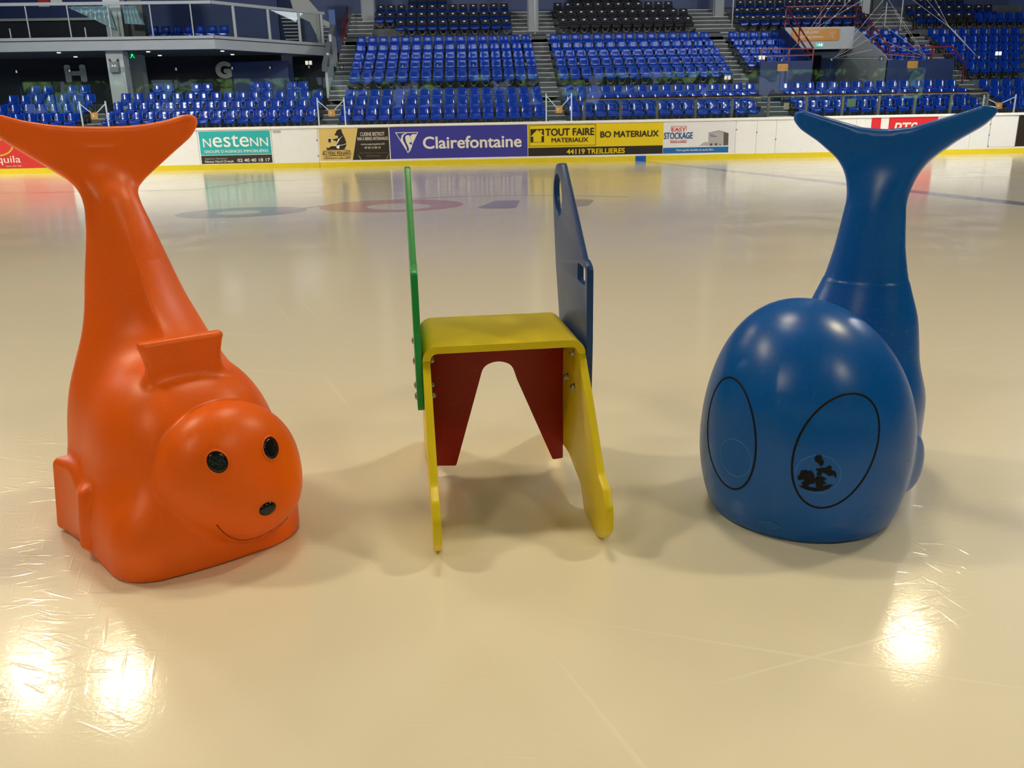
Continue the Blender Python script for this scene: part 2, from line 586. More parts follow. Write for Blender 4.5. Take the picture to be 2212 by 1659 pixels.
def whale_sdf(x, y, z, parts=False):
    F = whale_fields(x, y, z)
    d = dict(F)
    v = smin(d['body'], d['tail'], 0.07)
    v = smin(v, d['head'], 0.022)
    v = smin(v, d['left_flipper'], 0.02)
    v = smin(v, d['right_flipper'], 0.02)
    k = 0.012
    h = np.clip(0.5 + 0.5 * (-z - v) / k, 0, 1)          # softly rounded bottom edge
    v = v * (1 - h) + (-z) * h + k * h * (1 - h)
    if parts:
        return v, np.argmin(np.stack([f for _, f in F]), 0), [n for n, _ in F]
    return v


def grad(f, P, e=0.0015):
    x, y, z = P[:, 0], P[:, 1], P[:, 2]
    g = np.stack([f(x + e, y, z) - f(x - e, y, z), f(x, y + e, z) - f(x, y - e, z), f(x, y, z + e) - f(x, y, z - e)], 1) / (2 * e)
    return g


def surface_net(f, lo, hi, h):
    ax = [np.arange(lo[i], hi[i] + h, h) for i in range(3)]
    X, Y, Z = np.meshgrid(*ax, indexing='ij')
    V = f(X, Y, Z)
    s = V < 0
    n = [len(a) for a in ax]
    acc = np.zeros((n[0] - 1, n[1] - 1, n[2] - 1, 3))
    cnt = np.zeros((n[0] - 1, n[1] - 1, n[2] - 1))
    c8 = [(i, j, k) for i in (0, 1) for j in (0, 1) for k in (0, 1)]
    sl = lambda A, o: A[o[0]:n[0] - 1 + o[0], o[1]:n[1] - 1 + o[1], o[2]:n[2] - 1 + o[2]]
    for a in c8:
        for b in c8:
            if sum(b) - sum(a) == 1 and all(q >= p for p, q in zip(a, b)):
                va, vb = sl(V, a), sl(V, b)
                m = (va < 0) != (vb < 0)
                t = np.where(m, va / np.where(m, va - vb, 1), 0)
                for d in range(3):
                    acc[..., d] += np.where(m, a[d] + t * (b[d] - a[d]), 0)
                cnt += m
    mask = cnt > 0
    idx = -np.ones(mask.shape, int)
    idx[mask] = np.arange(mask.sum())
    cells = np.argwhere(mask)
    P = np.array(lo) + (cells + acc[mask] / cnt[mask][:, None]) * h
    quads = []
    for d in range(3):
        e1, e2 = [(1, 2), (2, 0), (0, 1)][d]
        a = [slice(1, n[i] - 1) for i in range(3)]
        a[d] = slice(0, n[d] - 1)
        b = list(a)
        b[d] = slice(1, n[d])
        sa, sb = s[tuple(a)], s[tuple(b)]
        E = np.argwhere(sa != sb)
        flip = sa[sa != sb]
        off = np.ones(3, int)
        off[d] = 0
        C = E + off
        def at(u, v):
            Q = C.copy()
            Q[:, e1] -= u
            Q[:, e2] -= v
            return idx[Q[:, 0], Q[:, 1], Q[:, 2]]
        q = np.stack([at(1, 1), at(0, 1), at(0, 0), at(1, 0)], 1)
        q[~flip] = q[~flip][:, ::-1]
        quads.append(q)
    Q = np.concatenate(quads)
    for _ in range(3):
        g = grad(f, P)
        gl = (g * g).sum(1)
        P = P - np.clip(f(P[:, 0], P[:, 1], P[:, 2]) / np.maximum(gl, 0.05), -h, h)[:, None] * g * 0.8
    return P, Q


def project(f, P, D, n=80):
    """march points along direction D onto the surface"""
    P = np.array(P, float)
    D = np.array(D, float)
    for _ in range(n):
        P = P + D * (f(P[:, 0], P[:, 1], P[:, 2]) * 0.7)[:, None]
    return P

# ---------------------------------------------------------------- flat shapes with holes (outline + holes, thickness, soft edges)
def rounded(pts, seg=5):
    """pts: (x, y, radius) -> polyline with rounded corners"""
    out = []
    n = len(pts)
    for i in range(n):
        p, a, b = (Vector(pts[i][:2]), Vector(pts[i - 1][:2]), Vector(pts[(i + 1) % n][:2]))
        r = pts[i][2] if len(pts[i]) > 2 else 0
        if r <= 0:
            out.append(p)
            continue
        u, v = (a - p), (b - p)
        lu, lv = u.length, v.length
        u.normalize(); v.normalize()
        an = math.acos(max(-1, min(1, u.dot(v))))
        t = min(r / max(math.tan(an / 2), 1e-4), lu * 0.48, lv * 0.48)
        A, B = p + u * t, p + v * t
        for k in range(seg + 1):
            w = k / seg
            out.append(A * (1 - w) ** 2 + p * 2 * w * (1 - w) + B * w * w)
    return out


def flat_mesh(name, loops, thick, bevel, matrix, smooth=True):
    cu = bpy.data.curves.new(name, 'CURVE')
    cu.dimensions = '2D'
    cu.fill_mode = 'BOTH'
    cu.extrude = max(thick / 2 - bevel, 0)
    cu.bevel_depth = bevel
    cu.bevel_resolution = 2
    cu.offset = -bevel
    for lp in loops:
        sp = cu.splines.new('POLY')
        sp.points.add(len(lp) - 1)
        for q, p in zip(sp.points, lp):
            q.co = (p[0], p[1], 0, 1)
        sp.use_cyclic_u = True
    o = bpy.data.objects.new(name, cu)
    COL.objects.link(o)
    dg = bpy.context.evaluated_depsgraph_get()
    me = bpy.data.meshes.new_from_object(o.evaluated_get(dg))
    bpy.data.objects.remove(o)
    bpy.data.curves.remove(cu)
    bm = bmesh.new()
    bm.from_mesh(me)
    bmesh.ops.remove_doubles(bm, verts=bm.verts, dist=1e-5)
    bm.transform(matrix)
    bmesh.ops.recalc_face_normals(bm, faces=bm.faces)
    for e in bm.edges:
        if len(e.link_faces) == 2 and e.calc_face_angle(0) > 0.9: e.smooth = False
    for f in bm.faces: f.smooth = smooth
    bm.to_mesh(me)
    bm.free()
    me.name = name
    return me


# ---------------------------------------------------------------- ice
mb = MB()
mb.box(-30, 32, -9, 25.62, -0.2, 0.0)
ice = mb.build('floor', ICE)
tag(ice, 'pale glossy ice sheet of the rink with skate scratches', 'ice', kind='structure')

# ---------------------------------------------------------------- moulded animals
def moulded(root, f, lo, hi, h, mats, names):
    P, Q = surface_net(f, lo, hi, h)
    N = grad(f, P)
    N /= np.linalg.norm(N, axis=1)[:, None] + 1e-9
    _, lab, nm = f(P[:, 0], P[:, 1], P[:, 2], True)
    fl = np.array([np.bincount(lab[q], minlength=len(nm)).argmax() for q in Q])
    main = nm.index('body')
    for i, n in enumerate(nm):                # stray islands of a part join the body
        if i == main: continue
        F = np.flatnonzero(fl == i)
        par = {}
        def find(a):
            while par.setdefault(a, a) != a:
                par[a] = par[par[a]]
                a = par[a]
            return a
        for k in F:
            a, b, c, d = (find(int(v)) for v in Q[k])
            par[b] = a; par[c] = a; par[d] = a
        r = np.array([find(int(Q[k][0])) for k in F])
        if len(r) == 0: continue
        u, cnt = np.unique(r, return_counts=True)
        fl[F[r != u[cnt.argmax()]]] = main
    for i, n in enumerate(nm):
        q = Q[fl == i]
        if len(q) == 0: continue
        used = np.unique(q)
        mp = -np.ones(len(P), int)
        mp[used] = np.arange(len(used))
        me = bpy.data.meshes.new(names.get(n, n))
        me.from_pydata(P[used].tolist(), [], mp[q].tolist())
        me.materials.append(mats)
        me.polygons.foreach_set('use_smooth', [True] * len(me.polygons))
        me.update()
        me.normals_split_custom_set_from_vertices(N[used].tolist())
        link(names.get(n, n), me, root)


def patch(name, f, pts, D, off, m, parent, rings=4, star=True, dome=0.0):
    """thin skin following the surface: outline pts (3D, in front of the surface) marched along D"""
    pts = np.array(pts, float)
    c = pts.mean(0)
    vs_, fs = [], []
    n = len(pts)
    P = [c]
    for r in range(1, rings + 1):
        for p in pts: P.append(c + (p - c) * r / rings)
    P = np.array(P)
    rad = np.array([0] + [r / rings for r in range(1, rings + 1) for _ in pts])
    Pj = project(f, P, D)
    g = grad(f, Pj)
    g /= np.linalg.norm(g, axis=1)[:, None]
    Pj = Pj + g * (off + dome * np.sqrt(np.maximum(0, 1 - rad ** 2)))[:, None]
    rim = Pj[-n:] - g[-n:] * (off + 0.004)
    Pj = np.concatenate([Pj, rim])
    F = [(0, 1 + k, 1 + (k + 1) % n) for k in range(n)]
    for r in range(rings):
        a, b = 1 + r * n, 1 + (r + 1) * n
        F += [(a + k, b + k, b + (k + 1) % n, a + (k + 1) % n) for k in range(n)]
    me = bpy.data.meshes.new(name)
    me.from_pydata(Pj.tolist(), [], F)
    me.materials.append(m)
    bm = bmesh.new(); bm.from_mesh(me)
    bmesh.ops.recalc_face_normals(bm, faces=bm.faces)
    bm.to_mesh(me); bm.free()
    me.polygons.foreach_set('use_smooth', [True] * len(me.polygons))
    return link(name, me, parent)


def ellipse(c, u, v, n=36):
    c, u, v = np.array(c), np.array(u), np.array(v)
    return [c + u * math.cos(2 * math.pi * k / n) + v * math.sin(2 * math.pi * k / n) for k in range(n)]


def surf_tube(name, f, pts, D, r, sink, m, parent, closed):
    P = project(f, np.array(pts, float), D)
    g = grad(f, P)
    g /= np.linalg.norm(g, axis=1)[:, None]
    P = P - g * sink
    mb = MB()
    mb.tube(P.tolist(), r, 6, closed=closed)
    return mb.build(name, m, parent, smooth=True)


# orange seal
seal = empty('seal_skating_aid', (-0.60, 1.64, 0), math.radians(36))
tag(seal, 'orange plastic seal-shaped skating aid with black eyes on the ice', 'skating aid')
moulded(seal, seal_sdf, (-0.30, -0.18, -0.012), (0.36, 0.72, 0.97), 0.0052, ORANGE, {'left_flipper': 'flipper', 'right_flipper': 'flipper'})
for c, u, v in [((0.019, -0.30, 0.241), (0.0195, 0, 0.003), (-0.003, 0, 0.0215)), ((0.134, -0.30, 0.241), (0.0185, 0, -0.006), (0.005, 0, 0.021))]:
    e = patch('eye', seal_sdf, ellipse(c, u, v, 28), (0, 1, 0), 0.0012, BLACKP, seal, 3)
    tag(e, 'black glossy oval eye')
    rim = surf_tube('eye_rim', seal_sdf, ellipse(c, np.array(u) * 1.06, np.array(v) * 1.06, 32), (0, 1, 0), 0.0028, 0.0005, ORANGE, e, True)
nz = patch('nose', seal_sdf, ellipse((0.097, -0.30, 0.127), (0.0185, 0, 0.004), (-0.004, 0, 0.0145), 28), (0, 1, 0), 0.0005, mat('nose_black', (0.006, 0.006, 0.006, 1), 0.08), seal, 4, dome=0.004)
tag(nz, 'shiny black oval nose')
sm = [(0.000, 0.108), (0.006, 0.096), (0.014, 0.083), (0.025, 0.069), (0.040, 0.056), (0.056, 0.048), (0.072, 0.046), (0.087, 0.048), (0.110, 0.056), (0.133, 0.066), (0.152, 0.077)]
surf_tube('mouth', seal_sdf, [(a, -0.30, b) for a, b in sm], (0, 1, 0), 0.0022, 0.0008, GROOVE_SHADE, seal, False)

# blue whale
WC = -0.056
whale = empty('whale_skating_aid', (0.70, 1.61, 0), math.radians(-38.5))
tag(whale, 'blue plastic whale-shaped skating aid with ringed eyes on the ice', 'skating aid')
moulded(whale, whale_sdf, (-0.34, -0.12, -0.012), (0.26, 0.72, 0.97), 0.0052, BLUEP, {'left_flipper': 'flipper', 'right_flipper': 'flipper'})
BLUE2 = plastic('blue_plastic_inset', (0.003, 0.105, 0.40, 1), (0.30, 0.42, 0.52, 1), 0.34, 0.5, 10)
INK = mat('groove_black', (0.004, 0.005, 0.008, 1), 0.55, spec=0.2)
RINGB = mat('scuffed_ring', (0.012, 0.16, 0.52, 1), 0.5)
for s in (-1, 1):
    c = (WC + s * 0.110, -0.4, 0.222)
    tilt = 0.012 * s
    pts = ellipse(c, (0.070, 0, 0), (tilt, 0, 0.121), 72)
    eo = surf_tube('eye_outline', whale_sdf, pts, (0, 1, 0), 0.0032, 0.0016, INK, whale, True)
    tag(eo, 'black grooved oval eye outline')
    pu = ellipse((WC + s * 0.088, -0.4, 0.178), (0.041, 0, 0), (0, 0, 0.042), 40)
    surf_tube('pupil_ring', whale_sdf, pu, (0, 1, 0), 0.0016, 0.0006, RINGB, whale, True)
k = 0.00033
px, pz = WC + 0.086, 0.184
BL = [[(-20, 95), (-8, 112), (16, 112), (20, 92), (34, 74), (30, 48), (18, 40), (4, 60), (-14, 70)],
      [(-104, -44), (-92, -30), (-86, 0), (-60, 8), (-40, -2), (-30, 8), (-14, -14), (-4, -50), (-8, -80), (-30, -84), (-44, -110), (-70, -112), (-78, -84), (-58, -62), (-70, -58), (-98, -66)],
      [(-6, 20), (10, 24), (30, 30), (44, 28), (66, 46), (78, 40), (76, 20), (100, 8), (108, -14), (104, -40), (92, -16), (70, -24), (50, -8), (34, 0), (24, -20), (8, -28), (0, -10), (14, 4), (-2, 8)],
      [(0, -34), (30, -26), (60, -44), (40, -56), (60, -74), (40, -84), (44, -104), (10, -110), (2, -84), (-4, -60)],
      [(-96, -98), (-70, -108), (-40, -106), (0, -110), (40, -100), (70, -84), (94, -84), (70, -112), (40, -126), (4, -132), (-40, -128), (-76, -116)]]
pm = MB()
for b in BL:
    Q = project(whale_sdf, [(px + a * k, -0.4, pz + c * k) for a, c in b], (0, 1, 0))
    g = grad(whale_sdf, Q); g /= np.linalg.norm(g, axis=1)[:, None]
    Q = Q + g * 0.0016
    c = Q.mean(0)
    Q2 = Q - g * 0.004
    f0 = pm.poly(Q.tolist())
    for i in range(len(Q)):
        j = (i + 1) % len(Q)
        pm.poly([Q[i].tolist(), Q[j].tolist(), Q2[j].tolist(), Q2[i].tolist()])
tag(pm.build('worn_pupil_paint', INK, whale), 'flaking black paint left on one pupil')
patch('mouth', whale_sdf, ellipse((WC - 0.002, -0.3, 0.036), (0.026, 0, 0), (0, 0, 0.0115), 28), (0, 1, 0), 0.0016, BLUE2, whale, 3)

# ---------------------------------------------------------------- board sled (chair-like skating aid)
sled = empty('push_sled', (-0.113, 1.652, 0), math.radians(4.8))
tag(sled, 'push sled of bolted yellow, red, green and dark blue plastic boards', 'skating aid')
W_ = 0.384
T_ = 0.018


def plate_matrix(x):            # curve x -> y, curve y -> z, curve z -> x
    return Matrix(((0, 0, 1, x), (1, 0, 0, 0), (0, 1, 0, 0), (0, 0, 0, 1)))


# one bent yellow board: seat with both side runners
side = [(0.185, 0.369, 0), (0.165, 0.345, 0.03), (0.105, 0.288, 0.10), (0.030, 0.205, 0.08), (-0.020, 0.150, 0.04), (-0.070, 0.135, 0.03), (-0.100, 0.100, 0.03), (-0.098, 0.050, 0.03),
        (-0.060, 0.015, 0.03), (-0.020, 0.0, 0.02), (0.115, 0.0, 0.03), (0.150, 0.050, 0.05), (0.300, 0.075, 0.03), (0.430, 0.065, 0.05), (0.500, 0.0, 0.02), (0.640, 0.0, 0.02),
        (0.660, 0.030, 0.02), (0.545, 0.200, 0.10), (0.505, 0.369, 0)]
for nm, x in (('runner', T_ / 2), ('runner', W_ - T_ / 2)):
    link(nm, flat_mesh(nm, [rounded(side)], T_, 0.002, plate_matrix(x)), sled).data.materials.append(SL_YEL)
# seat: profile in x-z (rounded bends) run along y
prof = []
ro, ri, zt = 0.034, 0.018, 0.405
outer = [(0, 0.369)] + [(ro - ro * math.cos(a), zt - ro + ro * math.sin(a)) for a in np.linspace(0, math.pi / 2, 8)]
outer += [(W_ - ro + ro * math.sin(a), zt - ro + ro * math.cos(a)) for a in np.linspace(0, math.pi / 2, 8)] + [(W_, 0.369)]
inner = [(W_ - T_, 0.369)] + [(W_ - T_ - ri + ri * math.cos(a), zt - T_ - ri + ri * math.sin(a)) for a in np.linspace(0, math.pi / 2, 6)]
inner += [(T_ + ri - ri * math.sin(a), zt - T_ - ri + ri * math.cos(a)) for a in np.linspace(0, math.pi / 2, 6)] + [(T_, 0.369)]
me = flat_mesh('seat', [outer + inner], 0.320, 0.002, Matrix(((1, 0, 0, 0), (0, 0, 1, 0.345), (0, 1, 0, 0), (0, 0, 0, 1))))
link('seat', me, sled).data.materials.append(SL_YEL)
# red cross board with arched cut-out
xl, xr = T_ + 0.0005, W_ - T_ - 0.0005
arch = [(xl, 0.382), (xl, 0.033, 0.004), (0.078, 0.029, 0.006), (0.145, 0.255, 0.02), (0.158, 0.300, 0.05), (0.196, 0.312, 0.06), (0.232, 0.300, 0.05), (0.246, 0.255, 0.02), (0.338, 0.028, 0.006), (xr, 0.031, 0.004), (xr, 0.382)]
me = flat_mesh('cross_board', [rounded(arch)], T_, 0.0015, Matrix(((1, 0, 0, 0), (0, 0, 1, 0.385), (0, 1, 0, 0), (0, 0, 0, 1))))
tag(link('cross_board', me, sled), 'red cross board with an arched cut-out').data.materials.append(SL_RED)
# green and blue handle boards
hb = [(0.190, 0.245, 0.03), (0.182, 0.400, 0), (0.183, 0.574, 0.022), (0.214, 0.585, 0.008), (0.234, 0.586, 0.006), (0.330, 0.664, 0), (0.440, 0.748, 0.03), (0.500, 0.795, 0.035), (0.575, 0.790, 0.05), (0.618, 0.735, 0.05),
      (0.618, 0.690, 0.05), (0.580, 0.525, 0.10), (0.535, 0.400, 0.05), (0.520, 0.245, 0.03)]
hole = [(0.545 + 0.054 * math.cos(a) + 0.012 * math.sin(a), 0.712 + 0.054 * math.sin(a)) for a in np.linspace(0, 2 * math.pi, 28, endpoint=False)]
slot = rounded([(0.205, 0.528, 0.01), (0.205, 0.567, 0.01), (0.288, 0.570, 0.01), (0.288, 0.528, 0.01)])
for x, m, lb in ((-0.0083, SL_GRN, 'green handle board'), (W_ + 0.0083, SL_BLU, 'dark blue handle board with a grip hole')):
    o = link('handle_board', flat_mesh('handle_board', [rounded(hb), hole, slot], 0.0155, 0.002, plate_matrix(x)), sled)
    o.data.materials.append(m)
    tag(o, lb)
# bolts
for sx, out, inn in ((1, -0.0160, T_), (-1, W_ + 0.0160, W_ - T_)):
    for y, z in ((0.237, 0.360), (0.430, 0.362), (0.310, 0.278), (0.230, 0.275)):
        b = MB()
        def dome(x, d, r, h_, n=10):
            prev = None
            for i in range(5):
                a = i / 4 * math.pi / 2
                rr, xx = r * math.cos(a), x + d * h_ * math.sin(a)
                ring = [b.b.verts.new((xx, y + rr * math.cos(t), z + rr * math.sin(t))) for t in [2 * math.pi * k / n for k in range(n)]] if i < 4 else [b.b.verts.new((xx, y, z))]
                if prev:
                    for k in range(n):
                        if i < 4: b.b.faces.new((prev[k], prev[(k + 1) % n], ring[(k + 1) % n], ring[k]))
                        else: b.b.faces.new((prev[k], prev[(k + 1) % n], ring[0]))
                prev = ring
        dome(out, -sx, 0.0095, 0.006)
        b.build('bolt_head', STEEL, sled)
        b = MB()
        b.tube([(inn, y, z), (inn + sx * 0.0015, y, z), (inn + sx * 0.0017, y, z), (inn + sx * 0.006, y, z)], [0.0115, 0.0105, 0.0085, 0.0080], 8, cap=False)
        dome(inn + sx * 0.006, sx, 0.0080, 0.006, 8)
        bmesh.ops.remove_doubles(b.b, verts=b.b.verts, dist=1e-4)
        b.build('cap_nut', STEEL, sled)

# ---------------------------------------------------------------- rink boards
BY = 25.5
xs = [-24.0, -21.2, -18.4, -14.9, -11.6, -7.98, -5.84, -4.5, -0.4, 3.3, 7.93, 8.57, 9.16, 11.6, 14.0, 15.16, 15.755, 16.605, 19.5, 22.5, 26.0]
boards = empty('trim_1', (0, BY, 0))
tag(boards, 'white rink boards with a yellow kick strip and white cap', 'rink boards', kind='structure')
for a, b in zip(xs[:-1], xs[1:]):
    m = MB(); m.box(a + 0.004, b - 0.004, 0.0, 0.06, 0.15, 1.118); m.build('board_panel', WHITE, boards)
for a, b in zip([-24, -14, -4.5, 4.919, 5.229, 14], [-14, -4.5, 4.919, 5.229, 14, 26]):
    if abs(a - 4.919) < .01: continue
    m = MB(); m.box(a + 0.003, b - 0.003, -0.012, 0.06, -0.02, 0.150); m.build('kick_strip', KICK, boards, 0.004)
m = MB(); m.box(4.922, 5.226, -0.014, 0.06, -0.02, 0.150)
tag(m.build('kick_strip', mat('blue_kick', (0.006, 0.10, 0.46, 1), 0.35), boards, 0.004), 'blue block in the yellow kick strip')
for a, b in ((-24, -5.84), (-5.84, 8.57), (8.57, 26)):
    m = MB(); m.box(a, b - 0.004, -0.03, 0.16, 1.118, 1.190); m.build('board_cap', CAPW, boards, 0.006)
m = MB()
for x0, x1, z0, z1 in ((15.757, 15.763, 0.196, 1.117), (15.757, 16.6, 0.193, 0.199), (16.6, 16.606, 0.196, 1.117)):
    m.box(x0, x1, -0.003, 0.01, z0, z1)
for x, z in ((15.75, 0.86), (15.755, 0.55), (15.77, 0.23), (8.57, 0.76), (9.16, 0.55), (-4.53, 0.78), (-4.53, 0.33), (7.95, 0.85)):
    m.box(x - 0.02, x + 0.02, -0.008, 0.0, z - 0.022, z + 0.022)
m.build('gate_hinges', mat('hinge_grey', (0.25, 0.24, 0.22, 1), 0.5), boards)
m = MB(); m.box(-24, 26, 0.061, 0.13, 0.0, 1.118); m.build('board_back', NAVYD, boards)

# ---------------------------------------------------------------- adverts on the boards
def flatcol(name, c, rough=0.4): return mat(name, c, rough, noise=0.03, nscale=2)


AW = flatcol('ad_white', S(238, 236, 228)); ABLK = flatcol('ad_black', S(52, 48, 44))
ATEAL = flatcol('ad_teal', S(40, 172, 176)); AGOLD = flatcol('ad_gold', S(214, 186, 108), 0.5); ADK = flatcol('ad_dark', S(42, 34, 28))
AVIO = flatcol('ad_violet', S(54, 54, 152)); AYEL = flatcol('ad_yellow', S(228, 200, 12)); ABLU = flatcol('ad_blue', S(18, 100, 170))
ARED = flatcol('ad_red', S(196, 48, 44)); ABRED = flatcol('ad_bright_red', S(212, 34, 44)); AGREY = flatcol('ad_grey', S(170, 168, 168)); ADGR = flatcol('ad_dark_grey', S(92, 86, 84))
ADBL = flatcol('ad_deep_blue', S(14, 72, 140)); AOLV = flatcol('ad_olive', S(186, 164, 40)); AGRN = flatcol('ad_leaf', S(120, 120, 84)); AIVO = flatcol('ad_ivory', S(230, 224, 210))


def text(s, box, m, parent, y, name='lettering', bold=0.0, thick=0.003, shear=0.0, parts=None):
    """lettering fitted to box = (x0, x1, z0, z1), facing -Y at depth y"""
    cu = bpy.data.curves.new(name, 'FONT')
    cu.body = s
    cu.size = 1.0
    cu.extrude = 0.002
    cu.shear = shear
    cu.resolution_u = 4
    o = bpy.data.objects.new(name, cu)
    COL.objects.link(o)
    dg = bpy.context.evaluated_depsgraph_get()
    me = bpy.data.meshes.new_from_object(o.evaluated_get(dg))
    bpy.data.objects.remove(o)
    bpy.data.curves.remove(cu)
    v = np.empty(len(me.vertices) * 3)
    me.vertices.foreach_get('co', v)
    v = v.reshape(-1, 3)
    lo, hi = v.min(0), v.max(0)
    x0, x1, z0, z1 = box
    X = x0 + (v[:, 0] - lo[0]) / (hi[0] - lo[0]) * (x1 - x0)
    Z = z0 + (v[:, 1] - lo[1]) / (hi[1] - lo[1]) * (z1 - z0)
    Yv = y - thick / 2 - (v[:, 2] / 0.002) * thick / 2
    v = np.stack([X, Yv, Z], 1)
    if bold:                                  # heavier strokes: the outline shifted round a small ring
        fc = [tuple(p.vertices) for p in me.polygons]
        r = bold * 0.75 * (z1 - z0)
        vv, ff = [], []
        for i, (dx, dz) in enumerate([(-1, 0), (-.7, .7), (0, 1), (.7, .7), (1, 0), (.7, -.7), (0, -1), (-.7, -.7)]):
            vv.append(v + np.array([dx * r, -0.00025 * i, dz * r * 0.8]))
            ff += [tuple(k + i * len(v) for k in q) for q in fc]
        me = bpy.data.meshes.new(name)
        me.from_pydata(np.concatenate(vv).tolist(), [], ff)
    else:
        me.vertices.foreach_set('co', v.ravel())
    me.update()
    me.name = name
    me.materials.clear()
    me.materials.append(m)
    return link(name, me, parent)


class Ad:
    def __init__(s, label, x, name='advert_board'):
        s.x = x
        s.e = empty(name, (x, BY, 0))
        tag(s.e, label, 'advert', 'advert boards on the rink boards')

    def rect(s, b, m, lift=0.006, name='panel', t=None):
        k = MB(); k.box(b[0] - s.x, b[1] - s.x, -lift, -lift + (t or lift) - 0.0005, b[2], b[3]); return k.build(name, m, s.e)

    def poly(s, pts, m, lift=0.010, name='emblem'):
        k = MB(); k.prism([(p[0] - s.x, -lift, p[1]) for p in pts], (0, 0.003, 0)); return k.build(name, m, s.e)

    def line(s, pts, w, m, lift=0.010, name='rule', closed=False):
        k = MB()
        P = [Vector((p[0] - s.x, p[1])) for p in pts]
        n = len(P)
        L_, R_2 = [], []
        for i in range(n):
            a, b, c = (P[i - 1] if i or closed else P[0]), P[i], (P[(i + 1) % n] if i < n - 1 or closed else P[-1])
            d1 = (b - a).normalized() if (b - a).length else (c - b).normalized()
            d2 = (c - b).normalized() if (c - b).length else d1
            t = (d1 + d2).normalized()
            nn = Vector((-t.y, t.x)) * (w / 2 / max(0.35, t.dot(d1)))
            L_.append(b + nn); R_2.append(b - nn)
        V = [[k.b.verts.new((p.x, yy, p.y)) for p in q] for yy in (-lift, -lift + 0.003) for q in (L_, R_2)]
        A, B, C_, D2 = V
        for i in range(n if closed else n - 1):
            j = (i + 1) % n
            for q in ((A[i], A[j], B[j], B[i]), (C_[i], D2[i], D2[j], C_[j]), (A[i], C_[i], C_[j], A[j]), (B[i], B[j], D2[j], D2[i])): k.b.faces.new(q)
        return k.build(name, m, s.e)

    def txt(s, t, b, m, bold=0.0, lift=0.008, **kw):
        return text(t, (b[0] - s.x, b[1] - s.x, b[2], b[3]), m, s.e, -lift, bold=bold, **kw)


a = Ad('teal and dark grey estate agency board, white lettering, right of the orange tail', -6.9)
a.rect((-7.955, -5.862, 0.160, 1.095), AW, 0.004); a.rect((-7.935, -5.880, 0.420, 1.082), ATEAL, 0.007); a.rect((-7.935, -5.880, 0.172, 0.404), ABLK, 0.007)
a.txt('N', (-7.832, -7.605, 0.645, 0.885), AW, 0.01); a.txt('este', (-7.550, -6.510, 0.638, 0.970), AW, 0.01); a.txt('NN', (-6.470, -5.955, 0.645, 0.885), AW, 0.01)
a.txt("GROUPE D'AGENCES IMMOBILIÈRES", (-7.827, -5.970, 0.478, 0.575), AW); a.txt('Agence Nestenn', (-7.836, -7.188, 0.275, 0.345), AGREY)
a.txt('Nantes Nord Orvault', (-7.837, -7.009, 0.203, 0.268), AW, 0.012); a.txt('02 40 40 18 17', (-6.891, -5.950, 0.210, 0.300), AW, 0.03)
a = Ad('small blank grey tag at the top of the white boards beside the teal board', -5.67, 'tag'); a.e['category'] = 'tag'; del a.e['group']
a.rect((-5.786, -5.56, 1.005, 1.074), AGREY, 0.005)

a = Ad('gold and dark brown bistro board with a seated bear emblem', -3.45)
a.poly([(-4.464, 1.102), (-3.325, 1.098), (-3.530, 0.197), (-4.470, 0.197)], AGOLD, 0.004, 'panel')
a.poly([(-3.318, 1.098), (-2.428, 1.098), (-2.428, 0.197), (-3.524, 0.197)], ADK, 0.004, 'panel')
for pts, m, l in [
    ([(-4.276, 0.562), (-4.25, 0.496), (-4.176, 0.51), (-4.072, 0.508), (-3.937, 0.505), (-3.781, 0.507), (-3.727, 0.532), (-3.683, 0.632), (-3.682, 0.702), (-3.707, 0.793), (-3.732, 0.874), (-3.767, 0.954), (-3.789, 1.005), (-3.787, 1.064), (-3.84, 1.08), (-3.903, 1.061), (-3.954, 1.018), (-3.962, 0.978), (-4.005, 0.934), (-3.989, 0.903), (-3.916, 0.897), (-3.903, 0.867), (-3.917, 0.827), (-4.007, 0.807), (-4.07, 0.795), (-4.067, 0.772), (-4.011, 0.758), (-3.96, 0.735), (-3.928, 0.757), (-3.975, 0.677), (-4.023, 0.608), (-4.085, 0.604), (-4.149, 0.595), (-4.204, 0.551), (-4.245, 0.562)], ADK, 0.008),
    ([(-3.75, 0.899), (-3.871, 0.816), (-3.914, 0.797), (-3.929, 0.737), (-3.989, 0.637), (-4.085, 0.609), (-3.992, 0.607), (-3.909, 0.726), (-3.862, 0.796), (-3.839, 0.825)], AW, 0.011),
    ([(-3.981, 0.607), (-3.885, 0.635), (-3.892, 0.555), (-3.916, 0.515), (-3.975, 0.557)], AW, 0.011),
    ([(-3.885, 0.635), (-3.792, 0.636), (-3.685, 0.672), (-3.686, 0.657), (-3.793, 0.622), (-3.886, 0.619)], AW, 0.011),
    ([(-4.193, 0.817), (-4.12, 0.816), (-4.127, 0.71), (-4.199, 0.712)], ADK, 0.008), ([(-4.197, 0.855), (-4.127, 0.858), (-4.122, 0.822), (-4.197, 0.822)], AW, 0.008), ([(-4.195, 0.868), (-4.127, 0.869), (-4.127, 0.857), (-4.195, 0.855)], ADK, 0.008),
    ([(-4.119, 0.801), (-4.086, 0.79), (-4.083, 0.76), (-4.095, 0.74), (-4.125, 0.731), (-4.124, 0.746), (-4.104, 0.755), (-4.102, 0.78), (-4.12, 0.786)], AW, 0.009),
    ([(-3.364, 0.348), (-3.305, 0.301), (-3.26, 0.198), (-3.302, 0.204)], AGRN, 0.008), ([(-2.447, 0.365), (-2.479, 0.264), (-2.540, 0.200), (-2.539, 0.225)], AGRN, 0.008)]:
    a.poly(pts, m, l)
